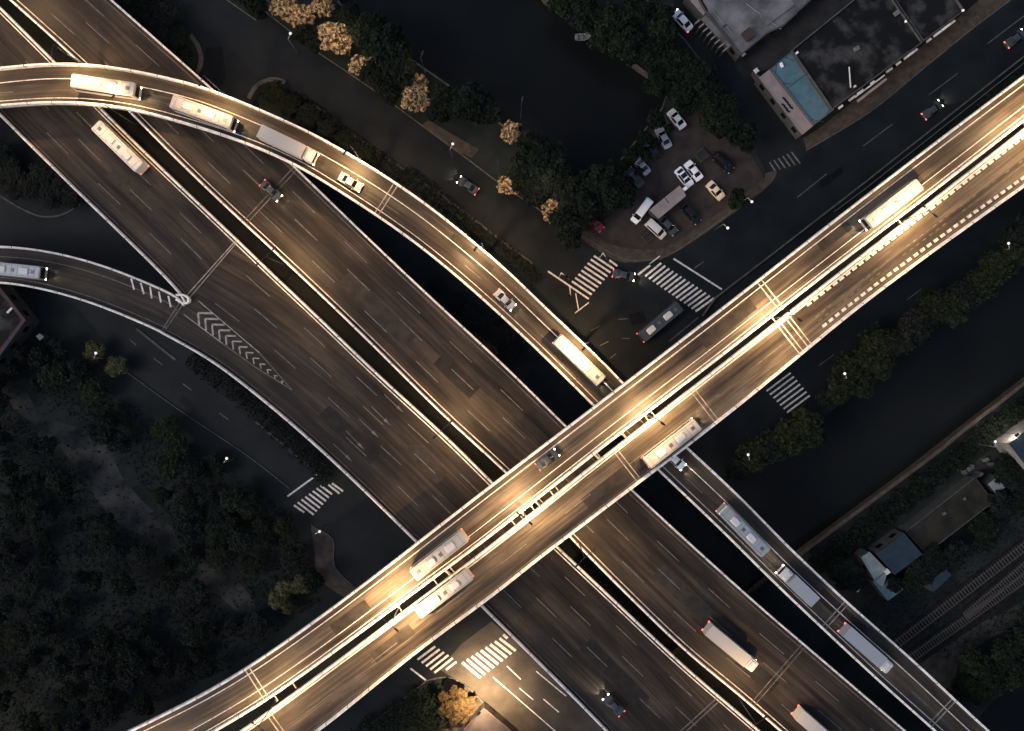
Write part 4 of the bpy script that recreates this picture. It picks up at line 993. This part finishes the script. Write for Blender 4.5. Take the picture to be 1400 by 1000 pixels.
bar_on(t, 'roof_pipe', (1020,5), (1068,40), 3.5, .12, 'metal'); bar_on(t, 'roof_pipe', (975,15), (1000,45), 3.5, .08, 'roof_grey')
roof_item(t, 'roof_step', 1062, 15, 3.4, (7, 2.5, .35), NE, 'roof_conc'); roof_item(t, 'vent', 990, 36, 3.4, (.6, .3, .4), .6, 'roof_red')
t = block('gatehouse', [(938,-6),(954,-10),(968,14),(962,21)], 3.4, 'roof_pink', 'wall', 'small building with a narrow pinkish roof at the top, above the pergola', lip=0, windows=False)
t = block('building', [(1082,70),(1137,150),(1259,59),(1200,-26),(1178,-8)], 5.0, 'roof_dark', 'wall', 'large building with a dark ribbed roof beside the faded blue one', lip=.5, lipm='kerb', lipw=.22)
for k in range(26):
    f_ = (k+1)/27; a = Vector((1082,70)).lerp(Vector((1200,-26)), f_); b = Vector((1137,150)).lerp(Vector((1259,59)), f_)
    bar_on(t, 'roof_rib', tuple(a.lerp(b, .03)), tuple(a.lerp(b, .97)), 5.02, .05, 'roof_dark')
bar_on(t, 'roof_pipe', (1161,92), (1163,120), 5.6, .14, 'offwhite'); roof_item(t, 'vent', 1170, 68, 5, (.9, .8, .8), .4, 'roof_conc'); roof_item(t, 'vent', 1088, 74, 5, (.9, .4, .4), NE, 'white')
roof_item(t, 'vent', 1168, 119, 5, (.35, .35, .5), .4, 'offwhite'); roof_item(t, 'vent', 1225, 19, 5, (1.0, .9, .6), NE, 'roof_conc')
t2 = block('building', [(1261,57),(1316,16),(1262,-70),(1203,-28)], 4.6, 'roof_dark', 'wall', 'building with a dark stained roof further up the street, near the top edge', lip=.5, lipm='kerb', lipw=.22)
roof_item(t2, 'roof_light', 1316, 15, 5.1, (.35, .35, .3), 0, 'globe'); roof_item(t2, 'roof_light', 1238, 30, 5.1, (.35, .35, .3), 0, 'globe')
t = block('building', [(1053,95),(1081,71),(1139,151),(1112,171)], 4.2, 'roof_blue', 'wall', 'building with the faded blue sheet roof above the street corner', lip=.3, lipm='metal', lipw=.2)
for a, b in (((1062,86),(1060,101)),((1072,78),(1086,84)),((1076,121),(1100,103)),((1069,114),(1081,115)),((1107,163),(1126,167)),((1136,141),(1130,160)),((1053,95),(1112,171))): bar_on(t, 'roof_joint', a, b, 4.22, .06, 'pole')
roof_item(t, 'air_conditioner', 1068, 90, 4.2, (1.0, .4, .5), R(-65), 'white')
t = block('building', [(1038,106),(1051,96),(1111,173),(1097,184)], 3.6, 'roof_pink', 'wall', 'long narrow building with a pink plaster roof and small dark skylights', lip=.12, lipw=.15, lipm='roof_pink')
for i in range(4):
    for j in range(2):
        x, y = 1069+i*3.1+j*5.2*.8-(0), 141+i*4.0-j*4.6
        if (i, j) == (0, 0): continue
        p = P(x-1, y-1, 3.6); m = MB(); m.box((p.x, p.y, 3.64), (.9, .34, .1), R(-38)); m.build('skylight', M['glass'], t)
t = tag(ribbon('boundary_wall', [(1029,106),(1050,131),(1071,158),(1091,187)], .3, 2.2, M['kerb']), 'grey wall running along the pink roofed building', 'wall')
for i, (x, y) in enumerate([(1050,131),(1071,158)]):
    p = P(x, y, 0); m = MB(); m.box((p.x+.25, p.y+.25, 1.25), (.9, .9, 2.5), R(38)); m.build('pillar', M['kerb'], t)
for x, y, lb in ((1003,55,'pale gate pillar at the foot of the pergola'),(1011,80,'pale gate pillar on the left side of the courtyard mouth'),(1029,103,'pale gate pillar beside the pink roofed building')):
    t = thing('gate_pillar', lb, 'pillar', P(x, y, 0)); m = MB(); m.box((0, 0, 1.2), (.7, .7, 2.4), R(38)); m.build('shaft', M['wall'], t)
    m = MB(); m.box((0, 0, 2.5), (.95, .95, .2), R(38), taper=.8); m.build('cap', M['offwhite'], t)
# pergola beside the narrow street
t = thing('pergola', 'long grey pergola with a row of dark openings beside the narrow street', 'pergola')
ribbon('roof_slab', [P(x, y, 3.0) for x, y in ((961,24),(999,63))], 1.3, .2, M['roof_conc'], 3.0, t)
for i in range(8):
    f_ = i/7; a = Vector((956,28)).lerp(Vector((994,66)), f_); b = a+Vector((-5, 4)); 
    mb = MB(); p = P(*a, 3); q_ = P(*(a+Vector((5.5,-5))), 3); r_ = P(*b, 3)
    mb.box(((p.x+r_.x)/2, (p.y+r_.y)/2, 3.0), ((p-r_).length+.3, .28, .22), math.atan2(r_.y-p.y, r_.x-p.x)); mb.build('beam', M['roof_pink'], t)
    mb = MB(); mb.box((r_.x, r_.y, 1.5), (.2, .2, 3.0)); mb.build('post', M['kerb'], t)
# shop fronts along the street: ledges with boxes, lit from the street
t = thing('shop_canopy', 'pale narrow shop canopy under the dark ribbed roof, with a lit strip', 'canopy')
ribbon('canopy_roof', [P(x, y, 3.4) for x, y in ((1172,139),(1212,108))], .5, .12, M['roof_pink'], 3.3, t)
ribbon('canopy_edge', [P(x, y, 3.4) for x, y in ((1168,134),(1208,104))], .25, .3, M['parapet'], 3.6, t)
rg = random.Random(4)
for k in range(20):
    f_ = rg.random(); a = Vector((1140,151)).lerp(Vector((1304,27)), f_)
    if 1255 < a.x < 1264: continue
    p = P(a.x+1.2, a.y+1.6, 4.5); t = thing('wall_box', 'small pale air conditioner box hung on the street front of the dark roofed buildings', 'air conditioner', (p.x, p.y, 4.2+rg.uniform(-.8, 1.2)), NE, 'boxes on the street front')
    m = MB(); m.box((0, 0, 0), (rg.uniform(.7, 1.3), .45, .6)); m.build('casing', M['offwhite'], t); m = MB(); m.box((0, .1, -.34), (.5, .5, .06)); m.build('bracket', M['pole'], t)
for x, y, lb in ((1163,147,'small warm street lamp close to the shop canopy'),(1292,33,'small warm street lamp by the far end of the shop fronts')):
    pass
t = tag(ribbon('planter_kerb', [(1324,31),(1335,23),(1341,29),(1332,37),(1324,31)], .2, .4, M['kerb']), 'square kerb planter on the pavement near the top right corner', 'planter')
t = block('building', [(-60,340),(-30,360),(0,395),(34,438),(0,484),(-40,540),(-160,480)], 5.0, 'roof_dark', 'wall', 'dark roofed building with a brown edge at the left side', lip=.4, lipm='roof_red', lipw=.8)
bar_on(t, 'roof_pipe', (10,428), (17,421), 5.3, .22, 'white')
t = block('building', [(1238,727),(1333,653),(1358,686),(1266,757)], 3.0, 'roof_moss', 'wall', 'long low building with a mossy dark flat roof behind the yard wall', lip=.15, lipm='kerb', lipw=.15, windows=False)
roof_item(t, 'vent', 1290, 702, 3.0, (.7, .5, .4), NE, 'metal'); roof_item(t, 'vent', 1318, 682, 3.0, (.5, .5, .3), NE, 'metal')
t = block('kiosk', [(49,460),(54,456),(60,461),(54,466)], 2.4, 'roof_grey', 'wall', 'tiny pale roofed kiosk beside the left building', lip=0, windows=False)
t = block('building', [(662,968),(701,1001),(790,1085),(700,1140),(600,1035)], 3.2, 'roof_mauve', 'wall', 'building with a mauve grey roof at the bottom edge beside the lit crosswalk', lip=.3, lipm='roof_red', lipw=.25)
# railway yard sheds
t = block('shed', [(1199,757),(1236,729),(1261,758),(1224,786)], 4.5, 'roof_navy', 'wall', 'shed with a square navy blue roof beside the grey roofed one', lip=0)
t = block('shed', [(1178,762),(1188,755),(1213,781),(1206,803),(1198,796)], 4.0, 'roof_grey', 'wall', 'narrow shed with a pale grey green roof near the dark ramp', lip=.15, lipm='roof_grey', lipw=.2)
roof_item(t, 'roof_box', 1211, 781, 4.0, (.9, .9, .7), NE, 'offwhite'); bar_on(t, 'roof_ridge', (1195,795), (1212,781), 4.1, .12, 'roof_conc')
t = block('lean_to', [(1192,794),(1198,797),(1206,804),(1215,792),(1230,800),(1235,806),(1214,822)], 3.0, 'roof_blue', 'wall', 'low lean-to with a teal sheet roof below the grey roofed shed', lip=0, windows=False)
t = block('shed', [(1270,796),(1293,778),(1301,787),(1276,810)], 3.2, 'roof_navy', 'wall', 'long low blue roofed shed next to the railway track', lip=0, windows=False)
t = block('shed', [(1352,662),(1365,651),(1377,665),(1362,675)], 3.2, 'roof_grey', 'wall', 'small pale grey roofed hut in the yard by the right edge', lip=0, windows=False)
t = block('warehouse', [(1380,607),(1440,562),(1500,640),(1440,685)], 6.0, 'roof_navy', 'concrete', 'warehouse with a blue roof and a floodlit white front at the right edge', lip=0, windows=False)
p = P(1391,594,7)
t = thing('floodlight', 'floodlight glaring on the white warehouse front at the right edge', 'floodlight', (p.x, p.y, 0), NE)
m = MB(); m.tube((0, 0, 0), (0, 0, 6.6), .08, .06, 8); m.build('pole', M['pole'], t); m = MB(); m.box((0, -.2, 6.7), (.8, .5, .3)); hd = m.build('lamp_head', M['pole'], t)
m = MB(); m.box((0, -.2, 6.53), (.6, .4, .04)); m.build('lens', M['lamp_on'], hd); add_light('SPOT', t, (0, -.2, 6.4), 2600, (1, .88, .76), .3, 150)
t = tag(ribbon('yard_wall', [(1231,721),(1287,682),(1333,647)], .28, 2.0, M['kerb']), 'grey wall between the gravel path and the railway yard', 'wall')
for x, y in ((1231,721),(1287,682),(1333,647)):
    p = P(x, y, 0); m = MB(); m.box((p.x, p.y, 1.1), (.9, .5, 2.2), NE); m.build('pillar', M['kerb'], t)
# small clutter on the path
rg = random.Random(12)
CL = {}
for i, (x, y, m_, nm, lb) in enumerate([(1326,638,'kerb','crate','pale crate by the end of the yard wall'),(1321,641,'metal','crate','grey crate second from the end of the yard wall'),(1316,645,'kerb','crate','pale crate furthest from the end of the yard wall'),
        (1345,628,'roof_conc','crate','concrete coloured box on the path above the yard wall end'),(1352,634,'kerb','crate','small box between the yard wall end and the little grey hut'),(1173,801,'white','tank','small white tank in the yard beside the dark ramp'),(1170,804,'white','tank','tiniest white tank beside the dark ramp')]):
    t = thing(nm, lb, nm, P(x, y, 0), rg.uniform(0, 3)); m = MB(); sc = .8 if nm == 'crate' else .9; m.box((0, 0, .45), (1.1*sc, .8*sc, .9), taper=.96); m.build('body', M[m_], t)
    m = MB(); m.box((0, 0, .93), (1.15*sc, .85*sc, .06)); m.build('lid', M[m_], t)
t = thing('pipe_loop', 'curved pale pipe lying on the gravel path', 'pipe'); mb = MB(); pts = [(1301,645),(1302,641),(1306,640),(1310,643)]
for a, b in zip(pts, pts[1:]): mb.tube(P(*a, .2), P(*b, .2), .1, .1, 6)
mb.build('pipe', M['kerb'], t)
# railway tracks
def track(a, b, label, n):
    A_, B_ = P(*a, 0), P(*b, 0); d = B_-A_; L = d.length; rz = math.atan2(d.y, d.x); t = thing('railway_track', label, 'railway track', A_, rz, 'tracks of the railway')
    m = MB(); m.box((L/2, 0, .06), (L, 3.2, .12)); m.build('ballast', M['ballast'], t)
    for s in (-.72, .72):
        m = MB(); m.box((L/2, s, .34), (L, .09, .16)); m.build('rail', M['rail'], t)
    m = MB(); m.box((0, 0, .19), (.26, 2.1, .16)); sl = m.build('sleeper', M['sleeper'], t); sl.location = (.4, 0, 0)
    for k in range(1, n):
        c = sl.copy(); COL.objects.link(c); c.parent = t; c.location = (.4+(L-.8)*k/(n-1), 0, 0)
track((1215,888), (1440,716), 'railway track closest to the blue roofed sheds', 62)
track((1244,900), (1440,762), 'railway track next to the pale dirt road', 60)
track((1318,843), (1440,741), 'middle railway track, between the other two', 40)
# planters, cabin, boat, signals
t = block('cabin', [(888,287),(929,254),(934,260),(938,268),(901,299)], 2.9, 'roof_pink', 'wall', 'long cabin with a pink roof standing in the car park', lip=0, windows=True)
bar_on(t, 'roof_ridge', (909,271), (914,278), 2.95, .07, 'roof_red'); roof_item(t, 'air_conditioner', 936, 259, 2.2, (.8, .7, .7), NE, 'white')
for (x, y, s_, lb) in ((959,213,2.3,'square brick planter beside the black car near the street'),(885,325,1.9,'square brick planter at the lower corner of the car park')):
    t = thing('planter', lb, 'planter', P(x, y, 0), R(38)); m = MB(); m.box((0, 0, .3), (s_, s_, .6), taper=.97); m.build('surround', M['pavement'], t)
    m = MB(); m.box((0, 0, .62), (s_*.8, s_*.8, .06)); m.build('soil', M['path'], t)
t = thing('rowing_boat', 'small grey boat moored at the far pond wall', 'boat', P(797,52,-2.2), R(3))
v = []; f = []
for x, wd, zz in ((-1.7, .62, .5), (-.8, .78, .45), (.3, .75, .48), (1.2, .45, .58), (1.8, .04, .7)): v += [(x, -wd, zz), (x, -wd*.6, -.15), (x, wd*.6, -.15), (x, wd, zz), (x, wd*.85, zz), (x, wd*.5, .05), (x, -wd*.5, .05), (x, -wd*.85, zz)]
for i in range(4):
    for k in range(8): a = i*8+k; b = i*8+(k+1) % 8; f.append((a, b, b+8, a+8))
f += [tuple(range(8)), tuple(range(32, 40))[::-1]]
mesh('hull', v, f, M['roof_grey'], t)
for x in (-1.0, .1):
    m = MB(); m.box((x, 0, .38), (.25, 1.3, .05)); m.build('thwart', M['kerb'], t)
def signal(x, y, rz, arm, lb, green=True):
    t = thing('traffic_light', lb, 'traffic light', P(x, y, 0), rz); m = MB(); m.tube((0, 0, 0), (0, 0, 6.2), .12, .09, 8); m.build('pole', M['offwhite'], t, True)
    m = MB(); m.tube((0, 0, 6.0), (arm, 0, 6.3), .09, .06, 8); m.build('arm', M['offwhite'], t, True)
    for k in (arm-.4, arm*.55):
        m = MB(); m.box((k, 0, 6.25), (1.1, .3, .4)); m.build('signal_head', M['pole'], t)
    m = MB(); m.box((.1, 0, 2.6), (.35, .3, .8)); m.build('walk_signal', M['pole'], t)
signal(888,361, R(38), 3.2, 'pale traffic light at the head of the large crosswalk by the car park'); signal(820,352, R(-60), 2.6, 'pale traffic light at the head of the pond road crosswalk')
signal(765,378, R(-40), 2.0, 'pale traffic light on the tip of the traffic island')
